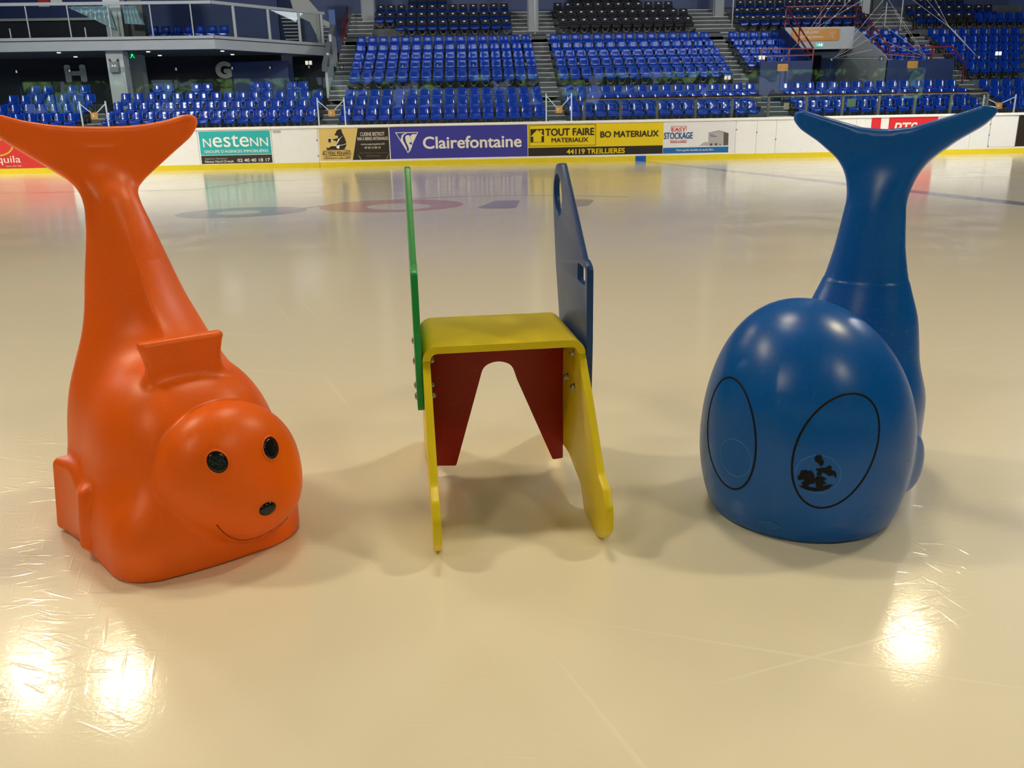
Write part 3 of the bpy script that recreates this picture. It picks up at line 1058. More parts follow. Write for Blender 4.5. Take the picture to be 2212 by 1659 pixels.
a.line([(-4.378, 0.463), (-4.178, 0.490), (-3.968, 0.500), (-3.76, 0.495), (-3.575, 0.470)], 0.012, ADK); a.line([(-4.365, 0.306), (-4.159, 0.328), (-3.982, 0.333), (-3.774, 0.326), (-3.577, 0.301)], 0.012, ADK)
a.txt('AU PERE PEINARD', (-4.404, -3.565, 0.345, 0.455), ADK); a.txt('CUISINE BISTROT | BAR A BIERES', (-4.374, -3.592, 0.230, 0.282), ADK)
a.txt('CUISINE BISTROT', (-3.255, -2.548, 0.873, 0.978), AIVO, 0.01); a.txt('BAR À BIERES ARTISANALES', (-3.342, -2.452, 0.753, 0.865), AIVO, 0.01); a.txt('www.auperepeinard.fr', (-3.259, -2.551, 0.600, 0.672), AIVO)
a.txt('09 60 15 80 34', (-3.152, -2.682, 0.511, 0.572), AIVO); a.txt('ZAC de la Pentecôte - Circuit Jules Chevrier', (-3.319, -2.493, 0.369, 0.408), AGRN); a.txt('44700 ORVAULT', (-3.116, -2.692, 0.278, 0.328), AGRN)

a = Ad('violet blue board with white triangle emblem and a long white name', -0.36)
a.rect((-2.408, 1.680, 0.195, 1.117), AW, 0.004); a.rect((-2.398, 1.668, 0.205, 1.108), AVIO, 0.007)
a.line([(-2.215, 0.948), (-1.570, 0.948), (-1.885, 0.376)], 0.020, AIVO, 0.011, 'emblem', True)
# woman's profile inside the triangle: hair bands, face and hair behind
q = lambda x, y: (-2.402 + (x - 45) / 2130 * 4.07, 0.205 + (545 - y) / 475 * 0.905 - (x - 45) / 2130 * 0.035)
a.poly([q(218, 285), q(215, 245), q(235, 190), q(275, 165), q(320, 163), q(270, 185), q(245, 230), q(250, 275), q(280, 335), q(300, 385), q(295, 420)], AIVO, 0.010)
a.poly([q(285, 240), q(290, 205), q(325, 190), q(352, 195), q(362, 225), q(372, 255), q(375, 300), q(340, 300), q(345, 320), q(390, 345), q(340, 448), q(338, 405), q(318, 345), q(295, 295)], AIVO, 0.010)
a.poly([q(362, 215), q(385, 183), q(430, 175), q(458, 182), q(398, 318), q(380, 300), q(376, 255)], AIVO, 0.0095)
a.txt('Clairefontaine', (-1.422, 1.482, 0.480, 0.815), AIVO, 0.045)

a = Ad('yellow and black builders merchant board with a black house emblem', 3.7)
a.rect((1.684, 5.733, 0.445, 1.104), AYEL, 0.004); a.rect((1.686, 5.730, 0.203, 0.441), ADK, 0.004)
a.line([(1.721, 0.489), (3.705, 0.489), (3.705, 1.082), (1.721, 1.082)], 0.010, ADK, 0.009, 'rule', True)
a.rect((1.758, 2.162, 0.597, 0.977), ADK, 0.008, 'emblem', 0.004)
a.poly([(1.762, 0.763), (1.962, 0.958), (2.160, 0.778), (2.086, 0.765), (2.085, 0.607), (1.841, 0.607), (1.843, 0.762)], AYEL, 0.011); a.poly([(2.044, 0.946), (2.117, 0.932), (2.095, 0.858), (2.023, 0.876)], AYEL, 0.011)
a.txt('TOUT FAIRE', (2.207, 3.656, 0.778, 0.979), ADK, 0.05); a.txt('MATERIAUX', (2.387, 3.482, 0.587, 0.711), ADK, 0.04); a.txt('BO MATERIAUX', (3.851, 5.595, 0.703, 0.873), ADK, 0.05); a.txt('44119 TREILLIERES', (2.843, 4.584, 0.241, 0.386), AYEL, 0.05)

a = Ad('pale storage board with red and blue lettering and a grey shed picture', 6.74)
a.rect((5.737, 7.925, 0.197, 1.107), flatcol('ad_pale', S(222, 222, 224)), 0.004); a.rect((5.745, 7.729, 0.203, 0.368), ABLU, 0.007)
a.txt('EASY', (5.996, 6.411, 0.832, 0.946), ABRED, 0.016); a.txt('STOCKAGE', (5.765, 6.627, 0.619, 0.802), ADBL, 0.030); a.txt('BOXES A LOUER', (5.988, 6.417, 0.522, 0.580), ARED)
a.line([(5.972, 0.85), (5.972, 0.980), (6.428, 0.980), (6.428, 0.85)], 0.010, ABRED); a.line([(5.968, 0.590), (5.968, 0.508), (6.438, 0.508), (6.438, 0.590)], 0.010, ABRED)
a.txt('Votre garde meubles en accès libre', (6.139, 7.285, 0.245, 0.322), AW)
a.poly([(7.110, 0.403), (7.101, 0.763), (7.41, 0.831), (7.561, 0.788), (7.572, 0.4)], AGREY, 0.008, 'picture'); a.poly([(7.574, 0.4), (7.563, 0.788), (7.713, 0.746), (7.720, 0.406)], ADGR, 0.008, 'picture')
a.line([(7.101, 0.767), (7.41, 0.835), (7.713, 0.750)], 0.010, ADGR, 0.011, 'picture'); a.poly([(6.835, 0.409), (6.98, 0.505), (7.099, 0.509), (7.104, 0.403)], AGREY, 0.008, 'picture')
for x0, x1, z in ((7.162, 7.237, .47), (7.312, 7.387, .47), (7.456, 7.492, .455)): a.rect((x0, x1, 0.404, z), ADGR, 0.011, 'picture', 0.003)
a.txt('EASY', (7.16, 7.26, 0.70, 0.73), ABLU, lift=0.010); a.txt('STOCKAGE', (7.16, 7.36, 0.66, 0.69), ABLU, lift=0.010)

a = Ad('red board with a gold ring emblem, half hidden behind the orange tail', -13.0)
a.rect((-14.9, -11.75, 0.155, 1.10), ARED, 0.005)
a.txt('Aquila', (-14.043, -13.118, 0.256, 0.510), AIVO); a.txt('interim • CDI • CDD', (-13.561, -13.121, 0.205, 0.240), AIVO)
a.txt('• TERTIAIRE', (-12.549, -11.85, 0.239, 0.327), AIVO, 0.016); a.txt('• INDUSTRIE', (-12.549, -11.86, 0.380, 0.467), AIVO, 0.016)
rg = [(-13.62 + 0.34 * math.cos(t), 0.745 + 0.215 * math.sin(t) + 0.05 * math.cos(t)) for t in np.linspace(-2.0, 3.6, 30)]
a.line(rg, 0.045, AOLV, 0.009, 'emblem')

a = Ad('narrow bright red strip left of the large red board behind the blue tail', 12.2); a.rect((12.061, 12.349, 0.40, 1.112), ABRED)
a = Ad('wide bright red board with white lettering behind the blue tail', 13.4); a.rect((12.594, 14.1, 0.45, 1.112), ABRED, 0.005)
a.txt('PTS', (12.75, 13.467, 0.60, 0.962), AIVO, 0.02, shear=0.2)
a = Ad('short black strip with white capitals just right of the blue tail', 14.1); a.rect((13.2, 14.539, 0.206, 0.325), ADK, 0.005); a.txt('COMMISSAIRES', (13.33, 14.413, 0.222, 0.310), AIVO, shear=0.2)
a = Ad('dark brown board at the far right end of the rink boards', 17.6); a.rect((16.614, 18.6, 0.205, 1.111), ADK, 0.006)

# ---------------------------------------------------------------- glass above the boards
GX = [-20.0, -18.5, -17.1, -15.7, -14.28, -12.805, -11.33, -9.87, -8.35, -6.77, -5.7, -4.59]
clear = 0
def ord_(n):
    w = ['zeroth', 'first', 'second', 'third', 'fourth', 'fifth', 'sixth', 'seventh', 'eighth', 'ninth', 'tenth', 'eleventh', 'twelfth', 'thirteenth', 'fourteenth', 'fifteenth', 'sixteenth', 'seventeenth', 'eighteenth', 'nineteenth', 'twentieth']
    if n <= 20: return w[n]
    return 'twenty-' + w[n - 20] if n < 30 else str(n) + 'th'


# steel clips sit on the upper corners (x, z); panes run from clip to clip
CL = [(x, 2.80) for x in GX]
CL += [(x, 2.78) for x in (-3.66, -2.79, -1.91, -0.91, 0.13, 1.65, 3.18, 4.69, 6.18, 7.66, 9.19, 10.68, 12.18, 13.60, 15.13, 16.6, 18.1, 19.6)]
rg_ = empty('rink_glass', (0, 25.57, 1.195))
tag(rg_, 'tall clear safety glass standing on the white rink boards', 'safety glass')
for i, (x, z) in enumerate(CL):
    z -= 1.195
    c = MB()
    c.box(x - 0.065, x + 0.065, -0.022, -0.014, z - 0.06, z + 0.075)
    k = c.build('clip', FROST, rg_)
    c = MB(); c.box(x - 0.02, x + 0.02, -0.036, -0.0225, z - 0.035, z + 0.03)
    c.build('clip_bolt', CLIPB, k)
for (x0, z0), (x1, z1) in zip(CL[:-1], CL[1:]):
    p = MB()
    p.box(x0 + 0.008, x1 - 0.008, -0.007, 0.007, 0.0, 2.86 - 1.195)
    p.build('glass_pane', GLASS, rg_)

# framed low glass of the players' bench behind the boards
bench = empty('bench_screen', (9.6, 25.9, 0))
tag(bench, 'low aluminium framed glass screen with a dark red rail behind the right boards', 'screen')
PX = [3.41, 4.51, 5.615, 6.78, 7.89, 9.005, 10.17, 11.29, 12.41, 13.53, 14.65, 15.78]
for x in PX:
    p = MB(); p.box(x - 0.035 - 9.6, x + 0.035 - 9.6, -0.03, 0.03, 0.0, 1.79); p.build('post', ALU, bench)
for a_, b_ in zip(PX[:-1], PX[1:]):
    p = MB(); p.box(a_ + 0.036 - 9.6, b_ - 0.036 - 9.6, -0.006, 0.006, 0.9, 1.765); p.build('pane', GLASS, bench)
p = MB(); p.box(3.375 - 9.6, 15.815 - 9.6, -0.03, 0.03, 1.766, 1.80); p.build('top_rail', ALU, bench)
p = MB(); p.box(3.375 - 9.6, 15.815 - 9.6, 0.04, 0.09, 1.80, 1.845); p.build('handrail', REDM, bench)
# papers stuck on the glass
for x, z, w, h_, m, lb in ((9.55, 1.50, 0.16, 0.20, AW, 'white notice on the low glass screen, left of the green one'), (11.55, 1.57, 0.27, 0.235, flatcol('pale_green', S(150, 200, 180)), 'pale green notice on the low glass screen behind the boards')):
    p = MB(); p.box(x - w / 2, x + w / 2, 25.868, 25.872, z - h_ / 2, z + h_ / 2); tag(p.build('notice', m), lb, 'notice')

# small white twin boxes fixed to the top of the glass
for x, z, lb in ((-4.59, 2.91, 'white twin lamp box on the glass below the grey balcony'), (7.60, 2.32, 'white twin lamp box on the glass above the storage board'), (8.59, 2.86, 'white twin lamp box on the glass left of the orange doorway plate'), (15.71, 2.87, 'white twin lamp box on the glass at the far right')):
    e = empty('signal_box', (x, 25.56, z)); tag(e, lb, 'lamp box', 'lamp boxes on the rink glass')
    for s in (-1, 1):
        p = MB(); p.box(s * 0.052 - 0.042, s * 0.052 + 0.042, -0.03, 0.0, -0.055, 0.055); p.build('lamp_housing', CAPW, e, 0.012)

# net cords tied to the glass clips: clip corner, then points (x, z)
FANS = [('left of the doorway', [[(9.19, 2.80), (9.77, 3.36), (9.99, 3.65), (10.55, 4.45)], [(9.77, 3.34), (10.13, 3.65), (10.75, 4.48)], [(9.80, 3.36), (10.36, 3.64), (11.2, 4.46)], [(9.78, 3.35), (10.11, 3.62), (11.6, 4.45)]]),
        ('across the doorway, left clip', [[(10.68, 2.80), (10.83, 2.85), (12.12, 4.42)], [(10.68, 2.80), (11.0, 2.93), (11.92, 3.40), (12.07, 3.47)], [(10.68, 2.80), (10.9, 2.88), (11.89, 3.72), (12.2, 4.05)], [(10.68, 2.80), (11.96, 3.05)], [(10.68, 2.82), (12.15, 2.80)]]),
        ('right of the doorway', [[(13.60, 2.80), (12.12, 3.75)], [(13.60, 2.80), (12.22, 4.42)], [(13.60, 2.80), (12.1, 3.34)], [(13.60, 2.80), (12.26, 2.91)], [(13.60, 2.80), (12.84, 3.67), (12.5, 4.1)]]),
        ('at the far right', [[(15.10, 2.82), (14.28, 3.54), (12.80, 4.47)], [(15.12, 2.80), (14.28, 3.52), (13.30, 4.46)], [(15.14, 2.82), (14.16, 3.66), (13.6, 4.45)]])]
for fan, cords in FANS:
    for i, pts in enumerate(cords):
        m = MB(); m.tube([(x, 25.61 + 0.03 * i, z) for x, z in pts], 0.0040, 5)
        tag(m.build('net_cord', CORD, smooth=True), ord_(i + 1) + ' thin pale net cord of the fan ' + fan, 'cord', 'net cords above the rink glass')

# ---------------------------------------------------------------- the grandstand (tiers, stairs, walls)
RY = [32.27, 33.13, 33.99, 35.70, 36.55, 37.40, 38.25, 39.10]
RZ = [1.12, 1.49, 1.86, 2.63, 3.06, 3.47, 3.88, 4.29]
UYS = [40.55, 41.35, 42.15, 42.95]
UZS = [5.10, 5.53, 5.96, 6.38]
D_ = 0.43


def tiers(name, x0, x1, rows, label, y_end=None, base=0.0):
    m = MB()
    for i, (y, z) in enumerate(rows):
        ye = rows[i + 1][0] - D_ if i + 1 < len(rows) else (y_end or y + D_)
        m.box(x0, x1, y - D_, ye, base, z)
    o = m.build(name, CONC)
    return tag(o, label, 'tiered stand', kind='structure')


LOW = list(zip(RY[:3], RZ[:3]))
MID = list(zip(RY[3:], RZ[3:]))
UP = list(zip(UYS, UZS))
tiers('floor_tier', -24, 27, LOW, 'dark grey concrete tiers of the lower stand', 35.27)
tiers('floor_tier', -20, -14.25, [(34.85, 2.24)], 'dark grey rear tier left of the pale pillar', 35.27, 1.8)
tiers('floor_tier', -13.3, -5.9, [(34.85, 2.24)], 'dark grey rear tier under the balcony', 35.27, 1.8)
tiers('floor_tier', -5.62, 13.85, MID, 'dark grey concrete tiers of the centre stand', 40.12)
tiers('floor_tier', 17.15, 27, MID, 'dark grey concrete tiers of the right stand', 40.12)
tiers('floor_tier', -5.62, 27, UP, 'dark grey concrete tiers at the top of the stand', 43.5, 4.2)


def stairs(x0, x1, rows, label):
    e = empty('floor_stairs', (0, 0, 0))
    tag(e, label, 'stairs', kind='structure')
    a, b = MB(), MB()
    prev = None
    for y, z in rows:
        zp = z - 0.41 if prev is None else prev
        n = max(2, int(round((z - zp) / 0.205)))
        for k in range(1, n + 1):
            ys = y - D_ - (n - k) * 0.43 + 0.0
            zz = zp + (z - zp) * k / n
            if k < n: a.box(x0, x1, ys, y - D_ + 0.002, zp - 0.02, zz)
            else: pass
            b.box(x0 + 0.02, x1 - 0.02, ys - 0.006, ys + 0.04, zz - 0.022, zz + 0.004)
        prev = z
    a.build('steps', CONC, e)
    b.build('step_nosing', NOSE, e)


rowsL = LOW + MID
stairs(-5.58, -4.92, [(y, z) for y, z in LOW], 'concrete aisle steps left of the centre block, lower flight')
stairs(-5.58, -4.92, [(34.85, 2.25)] + MID + UP[:1], 'concrete aisle steps left of the centre block, middle flight')
stairs(-5.45, -4.30, UP, 'concrete aisle steps at the top left of the stand')
stairs(2.90, 3.60, LOW, 'concrete aisle steps between centre blocks, lower flight')
stairs(2.83, 3.56, [(34.85, 2.25)] + MID + UP[:1], 'concrete aisle steps between centre blocks, middle flight')
stairs(2.02, 4.0, UP, 'concrete aisle steps at the top between centre blocks')
stairs(10.86, 11.52, [(34.85, 2.25)] + MID + UP[:1], 'concrete aisle steps right of the yellow board block')
stairs(10.45, 12.3, UP, 'concrete aisle steps at the top left of the doorway')
stairs(11.22, 12.15, LOW, 'concrete aisle steps under the blue parapet')
stairs(19.95, 20.62, [(34.85, 2.25)] + MID + UP[:1], 'concrete aisle steps right of the doorway')
stairs(18.8, 20.6, UP, 'concrete aisle steps at the top right of the doorway')
stairs(19.55, 20.2, LOW, 'concrete aisle steps at the far right, lower flight')
stairs(-14.2, -13.5, LOW, 'concrete aisle steps beside the grey pillar')
# walkway nosing line in front of the centre stand
m = MB(); m.box(-24, 27, 31.80, 31.835, 0.0, 1.11); tag(m.build('wall_stand_front', NAVY), 'low dark blue wall in front of the seats', 'wall', kind='structure')

# room shell
def wall(name, label, b, m, cat='wall'):
    k = MB(); k.box(*b); return tag(k.build(name, m), label, cat, kind='structure')


wall('wall_back', 'slate blue wall behind the top seats', (-30, 32, 43.5, 43.7, 0, 12.0), NAVYL)
wall('wall_left', 'dark wall at the left end of the hall', (-30.2, -30, -9, 43.7, 0, 12.0), NAVYL)
wall('wall_right', 'dark wall at the right end of the hall', (32, 32.2, -9, 43.7, 0, 12.0), NAVYL)
CEIL = mat('roof_grey', (0.16, 0.155, 0.145, 1), 0.8)
wall('ceiling', 'grey roof underside of the ice hall', (-30.2, 32.2, -9.2, 43.7, 12.0, 12.2), CEIL, 'ceiling')
FW = mat('hall_wall', (0.035, 0.036, 0.04, 1), 0.9)
wall('wall_front', 'wall below the strip window behind the camera', (-30, 32, -9.2, -9.0, 0, 2.75), FW)
wall('wall_front_top', 'wall above the strip window behind the camera', (-30, 32, -9.2, -9.0, 4.75, 12.0), FW)
w1 = MB()
for x in np.arange(-30, 32.1, 2.0): w1.box(x - 0.04, x + 0.04, -9.16, -9.04, 2.75, 4.75)
tag(w1.build('window_1', mat('window_frame', (0.05, 0.05, 0.05, 1), 0.5)), 'mullions of the strip window behind the camera', 'window', kind='structure')
LEAF = mat('leaf_green', (0.085, 0.17, 0.03, 1), 0.7, noise=0.85, nscale=5.0)
t = MB()
rnd = random.Random(3)
for i in range(420):
    x, y, z = rnd.uniform(-34, 36), rnd.uniform(-19, -16), rnd.uniform(1.0, 7.4)
    r = rnd.uniform(0.4, 1.1)
    bm2 = bmesh.ops.create_icosphere(t.b, subdivisions=2, radius=r, matrix=Matrix.Translation((x, y, z)))
    for v in bm2['verts']: v.co += Vector((rnd.uniform(-.3, .3), rnd.uniform(-.3, .3), rnd.uniform(-.3, .3))) * r
tag(t.build('foliage_outside', LEAF), 'green foliage outside the strip window behind the camera', 'foliage', kind='stuff')

# concrete pillars and pipes at the back of the stand
for i, (x, y, w, lb, mt) in enumerate([(-4.62, 42.0, 0.55, 'grey concrete pillar at the top left of the centre stand', FASC), (3.0, 40.8, 0.42, 'grey concrete pillar above the middle aisle', FASC), (11.9, 41.9, 0.42, 'grey concrete pillar above the aisle right of the black seats', FASC), (18.75, 41.4, 0.36, 'pale blue-grey pillar behind the net cords', PILL), (19.5, 41.8, 0.5, 'brown-grey pillar behind the net cords', CONC)]):
    zb = 5.5 if y < 41.5 else 5.9
    k = MB(); k.box(x - w / 2, x + w / 2, y, y + 0.4, zb - 0.5, 12.0); k.box(x - w / 2 - 0.05, x - w / 2, y + 0.1, y + 0.3, zb - 0.5, 12.0); k.box(x + w / 2, x + w / 2 + 0.05, y + 0.1, y + 0.3, zb - 0.5, 12.0)
    tag(k.build('pillar', mt), lb, 'pillar', kind='structure')
for pts, lb in (([(3.02, 40.05, 5.12), (3.02, 40.05, 8.5)], 'tall white pole on the middle aisle steps'), ([(12.0, 40.05, 5.3), (12.0, 40.05, 8.5)], 'thin grey pole on the aisle steps right of the black seats'), ([(19.9, 40.2, 5.05), (19.9, 40.2, 8.2)], 'thin white pole on the steps right of the doorway'), ([(19.25, 40.4, 5.2), (19.25, 40.4, 6.3)], 'short white pole on the steps right of the doorway'), ([(17.45, 40.8, 6.2), (17.45, 40.8, 8.0)], 'white pole above the right end of the doorway')):
    k = MB(); k.tube(pts, 0.028, 8); tag(k.build('pole', NOSE, smooth=True), lb, 'pole')

# walkway wall strip behind the lower block is the riser of the tiers; red rail at upper left
k = empty('handrail', (-5.55, 40.6, 4.9)); tag(k, 'dark red handrail beside the top left steps', 'handrail')
for y0 in (-0.9, 0.2, 1.3):
    m = MB(); m.tube([(0, y0, (y0 + .9) * 0.5 - 0.5), (0, y0, (y0 + .9) * 0.5 + 0.55)], 0.03, 8); m.build('post', REDM, k, smooth=True)
m = MB(); m.tube([(0, -0.9, 0.55), (0, 1.4, 1.70)], 0.035, 8); m.tube([(0, -0.9, 0.1), (0, 1.4, 1.25)], 0.03, 8); m.build('rail', REDM, k, smooth=True)

# ---------------------------------------------------------------- doorway into the stand
vom = empty('wall_doorway', (0, 0, 0))
tag(vom, 'doorway cut into the stand with navy parapets and grey side wall', 'doorway', kind='structure')
VX0, VX1 = 13.95, 17.06
m = MB(); m.box(11.80, VX0, 35.20, 35.30, 1.86, 3.47); m.build('parapet', NAVY, vom)
m = MB(); m.box(VX1, 19.85, 35.20, 35.30, 1.86, 3.45); m.build('parapet', NAVY, vom)
sl = [(35.22, 1.86), (35.22, 3.47), (38.75, 5.08), (40.1, 5.10), (40.1, 1.86)]
m = MB(); m.prism([(VX1, y, z) for y, z in sl], (0.10, 0, 0)); m.build('side_wall', GREYP, vom)
m = MB(); m.prism([(VX0 - 0.10, y, z) for y, z in sl], (0.10, 0, 0)); m.build('side_wall', NAVY, vom)
m = MB(); m.box(VX0, VX1, 38.60, 38.75, 4.19, 5.10); m.build('lintel', GREYP, vom)
m = MB(); m.box(VX0, VX1, 38.75, 40.5, 4.9, 5.08); m.box(VX0, VX1, 42.0, 42.2, 1.86, 5.0); m.build('passage', NAVYD, vom)
m = MB(); m.box(VX0, VX1, 35.2, 42.0, 1.80, 1.86); m.build('passage_floor', CONC, vom)
# signs
def sign(name, label, b, y, m, parent=None, rad=0.06, t=0.02):
    loop = rounded([(b[0], b[2], rad), (b[1], b[2], rad), (b[1], b[3], rad), (b[0], b[3], rad)])
    me = flat_mesh(name, [loop], t, 0.002, Matrix(((1, 0, 0, 0), (0, 0, 1, y), (0, 1, 0, 0), (0, 0, 0, 1))))
    o = link(name, me, parent); o.data.materials.append(m)
    return o


s = empty('direction_sign', (15.2, 38.58, 4.79)); tag(s, 'long orange direction sign with white lettering on the grey lintel', 'sign')
sign('panel', '', (-0.95, 1.20, -0.26, 0.24), 0.0, ORSIGN, s, 0.08)
text('Accès des gradins', (-0.66, 0.22, 0.03, 0.15), AW, s, -0.012); text('interdit aux patineurs', (-0.66, 0.46, -0.16, -0.04), AW, s, -0.012)
m = MB()
for a_, b_ in (((0.72, 0.13), (0.86, -0.12)), ((0.86, -0.12), (1.0, 0.14)), ((0.66, -0.13), (1.02, -0.15)), ((0.70, 0.02), (0.98, 0.06)), ((0.84, 0.16), (0.88, -0.1))):
    m.bar((a_[0], -0.014, a_[1]), (b_[0], -0.014, b_[1]), 0.035, 0.006)
m.build('pictogram', AW, s)
s = empty('exit_sign', (15.52, 38.585, 4.36)); tag(s, 'small lit exit sign under the orange sign', 'sign')
m = MB(); m.box(-0.17, 0.17, -0.03, 0.0, -0.075, 0.075); m.build('housing', mat('exit_lit', (0.1, 0.3, 0.25, 1), 0.4, emit=(0.25, 0.75, 0.65, 1), estr=0.5), s)
m = MB(); m.box(-0.05, 0.02, -0.034, -0.03, -0.012, 0.012); m.box(-0.027, -0.003, -0.034, -0.03, -0.05, 0.05); m.box(0.06, 0.12, -0.034, -0.03, -0.05, 0.05); m.build('pictogram', mat('exit_white', (0.8, 0.9, 0.9, 1), 0.4, emit=(0.8, 1, 0.95, 1), estr=0.7), s)
for x, z, lb in ((12.72, 3.22, 'orange plate on the left navy parapet beside the doorway'), (18.1, 3.25, 'orange plate on the right navy parapet beside the doorway')):
    s = empty('parapet_plate', (x, 35.185, z)); tag(s, lb, 'sign')
    sign('panel', '', (-0.22, 0.22, -0.14, 0.14), 0.0, ORSIGN, s, 0.05)
    m = MB(); m.bar((-0.05, -0.013, -0.07), (0.05, -0.013, 0.0), 0.025, 0.004); m.bar((0.05, -0.013, 0.0), (-0.03, -0.013, 0.07), 0.025, 0.004); m.build('pictogram', AW, s)

# red steel railings round the doorway
r = empty('railing', (0, 0, 0)); tag(r, 'dark red steel railing round the doorway in the stand', 'railing')
def rail(nm, pts, w=0.045):
    m = MB()
    for a_, b_ in zip(pts[:-1], pts[1:]): m.bar(a_, b_, w)
    m.build(nm, REDM, r)


rail('rail', [(11.75, 35.25, 3.93), (13.95, 35.25, 3.93), (13.95, 38.7, 5.95), (17.1, 38.7, 5.95), (17.1, 35.25, 3.92), (19.7, 35.25, 3.92)])
rail('rail', [(11.95, 35.25, 3.68), (13.95, 35.25, 3.68)]); rail('rail', [(17.1, 35.25, 3.66), (19.85, 35.25, 3.66)])
rail('rail', [(13.95, 35.6, 3.75), (13.95, 38.7, 5.50)]); rail('rail', [(17.1, 35.6, 3.75), (17.1, 38.7, 5.50)]); rail('rail', [(13.95, 38.7, 5.50), (17.1, 38.7, 5.50)])
rail('rail', [(19.7, 35.25, 3.92), (20.3, 35.25, 3.3), (20.3, 35.25, 2.2)]); rail('rail', [(11.75, 35.25, 3.93), (11.95, 35.25, 3.5)])
for x, y, z0, z1 in ((11.95, 35.25, 2.6, 3.7), (12.95, 35.25, 3.45, 3.93), (13.95, 35.25, 3.3, 3.93), (13.95, 36.9, 4.2, 4.9), (13.95, 38.7, 4.9, 5.95), (15.5, 38.7, 5.08, 5.95), (17.1, 38.7, 5.0, 5.95), (17.1, 36.9, 4.2, 4.9), (17.1, 35.25, 3.3, 3.92), (18.9, 35.25, 3.45, 3.92)):
    rail('post', [(x, y, z0), (x, y, z1)], 0.05)


# ---------------------------------------------------------------- grey balcony over the left block
bal = empty('floor_balcony', (0, 0, 0))
tag(bal, 'grey concrete balcony slab over the left seats', 'balcony', kind='structure')
K, E_ = Vector((-9.72, 34.6, 0)), Vector((-5.98, 38.07, 0))
L0 = Vector((-30, 34.6, 0))
dirR = (E_ - K).normalized()
nR = Vector((dirR.y, -dirR.x, 0))
def off(p, q, d):      # strip polygon along p-q, d deep behind the front
    n = (q - p).normalized(); n = Vector((-n.y, n.x, 0))
    return [p, q, q + n * d, p + n * d]
m = MB(); m.prism([(-30, 34.72, 4.2), (-9.76, 34.72, 4.2), (-6.1, 38.12, 4.2), (-6.1, 43.5, 4.2), (-30, 43.5, 4.2)], (0, 0, 0.42)); m.build('slab', NAVYD, bal)
for z0, z1, d, nm in ((4.19, 4.535, 0.0, 'fascia'), (4.56, 4.665, -0.05, 'fascia_cap')):
    for p, q in ((L0, K), (K, E_)):
        n = (q - p).normalized(); n = Vector((n.y, -n.x, 0))
        m = MB(); m.prism([tuple(v + n * -d + Vector((0, 0, z0))) for v in off(p, q, 0.16)], (0, 0, z1 - z0)); m.build(nm, FASC, bal)

rl = empty('balcony_railing', (0, 0, 4.66)); tag(rl, 'glass balcony railing with a grey steel top rail, upper left', 'railing')
zt = 1.14
posts = [Vector((x, 34.68, 0)) for x in (-18.2, -16.64, -15.1, -13.59, -12.03, -10.51)] + [K + dirR * t + nR * -0.08 for t in (0.95, 2.45, 3.85, 4.95)]
for i, p in enumerate(posts):
    m = MB()
    w = 0.022 if i < 6 else 0.05
    m.prism([(p.x - w, p.y - w, 0), (p.x + w, p.y - w, 0), (p.x + w, p.y + w, 0), (p.x - w, p.y + w, 0)], (0, 0, zt)); m.build('post', FASC, rl)
path = [Vector((-30, 34.68, 0)), K + Vector((0, 0.08, 0)), E_ + nR * -0.08]
for p, q in zip(path[:-1], path[1:]):
    m = MB(); m.bar((p.x, p.y, zt + 0.05), (q.x, q.y, zt + 0.05), 0.07, 0.11); m.build('top_rail', FASC, rl)
gp = [Vector((-20, 34.68, 0))] + posts[:6] + [path[1]] + posts[6:]
for p, q in zip(gp[:-1], gp[1:]):
    m = MB(); m.bar((p.x, p.y, zt / 2 + 0.01), (q.x, q.y, zt / 2 + 0.01), 0.012, zt - 0.06); m.build('pane', GLASS, rl)
for x in (-17.35, -14.55):
    m = MB(); m.box(x - 0.02, x + 0.02, 34.66, 34.70, 0, 0.36); m.build('stub_post', FASC, rl)

# pillars and walls under and above the balcony
wall('pillar', 'pale grey concrete pillar under the left balcony', (-14.02, -13.38, 34.9, 35.45, 1.5, 4.2), PILL, 'pillar')
wall('pillar', 'pale grey concrete pillar standing on the left balcony', (-14.0, -13.36, 35.3, 35.8, 4.6, 12.0), PILL, 'pillar')
wall('pillar', 'brown-grey pillar beside the pale pillar on the balcony', (-13.3, -12.75, 35.9, 36.3, 4.6, 12.0), CONC, 'pillar')
wall('pillar', 'darker grey pillar behind the pale pillar under the balcony', (-13.86, -13.3, 36.5, 37.0, 1.5, 4.2), FASC, 'pillar')
wall('wall_recess', 'dark wall under the balcony carrying large letters', (-30, -7.9, 37.55, 37.7, 0, 4.2), NAVYD)
wall('wall_recess_blue', 'navy wall under the right part of the balcony', (-9.95, -7.6, 37.45, 37.55, 0, 3.95), NAVY)
wall('wall_recess_end', 'black end wall of the recess under the balcony', (-7.6, -5.75, 38.5, 38.7, 0, 4.2), NAVYD)
wall('wall_balcony', 'navy wall at the back of the balcony', (-30, -8.6, 41.2, 41.4, 4.6, 12.0), NAVY)
wall('wall_balcony_low', 'dark parapet across the balcony behind the glass', (-30, -14.1, 38.9, 39.1, 4.6, 5.8), NAVYD)
wall('wall_balcony_rail', 'grey beam on the parapet of the balcony', (-30, -14.1, 38.8, 38.9, 5.80, 5.90), FASC)
LET = mat('letter_grey', (0.42, 0.42, 0.38, 1), 0.6)
def big_letter(ch, x0, x1, z0, z1, y, label):
    o = text(ch, (x0 + .06, x1 - .06, z0 + .06, z1 - .06), LET, None, y, 'letter', 0.14, 0.03)
    tag(o, label, 'letter')


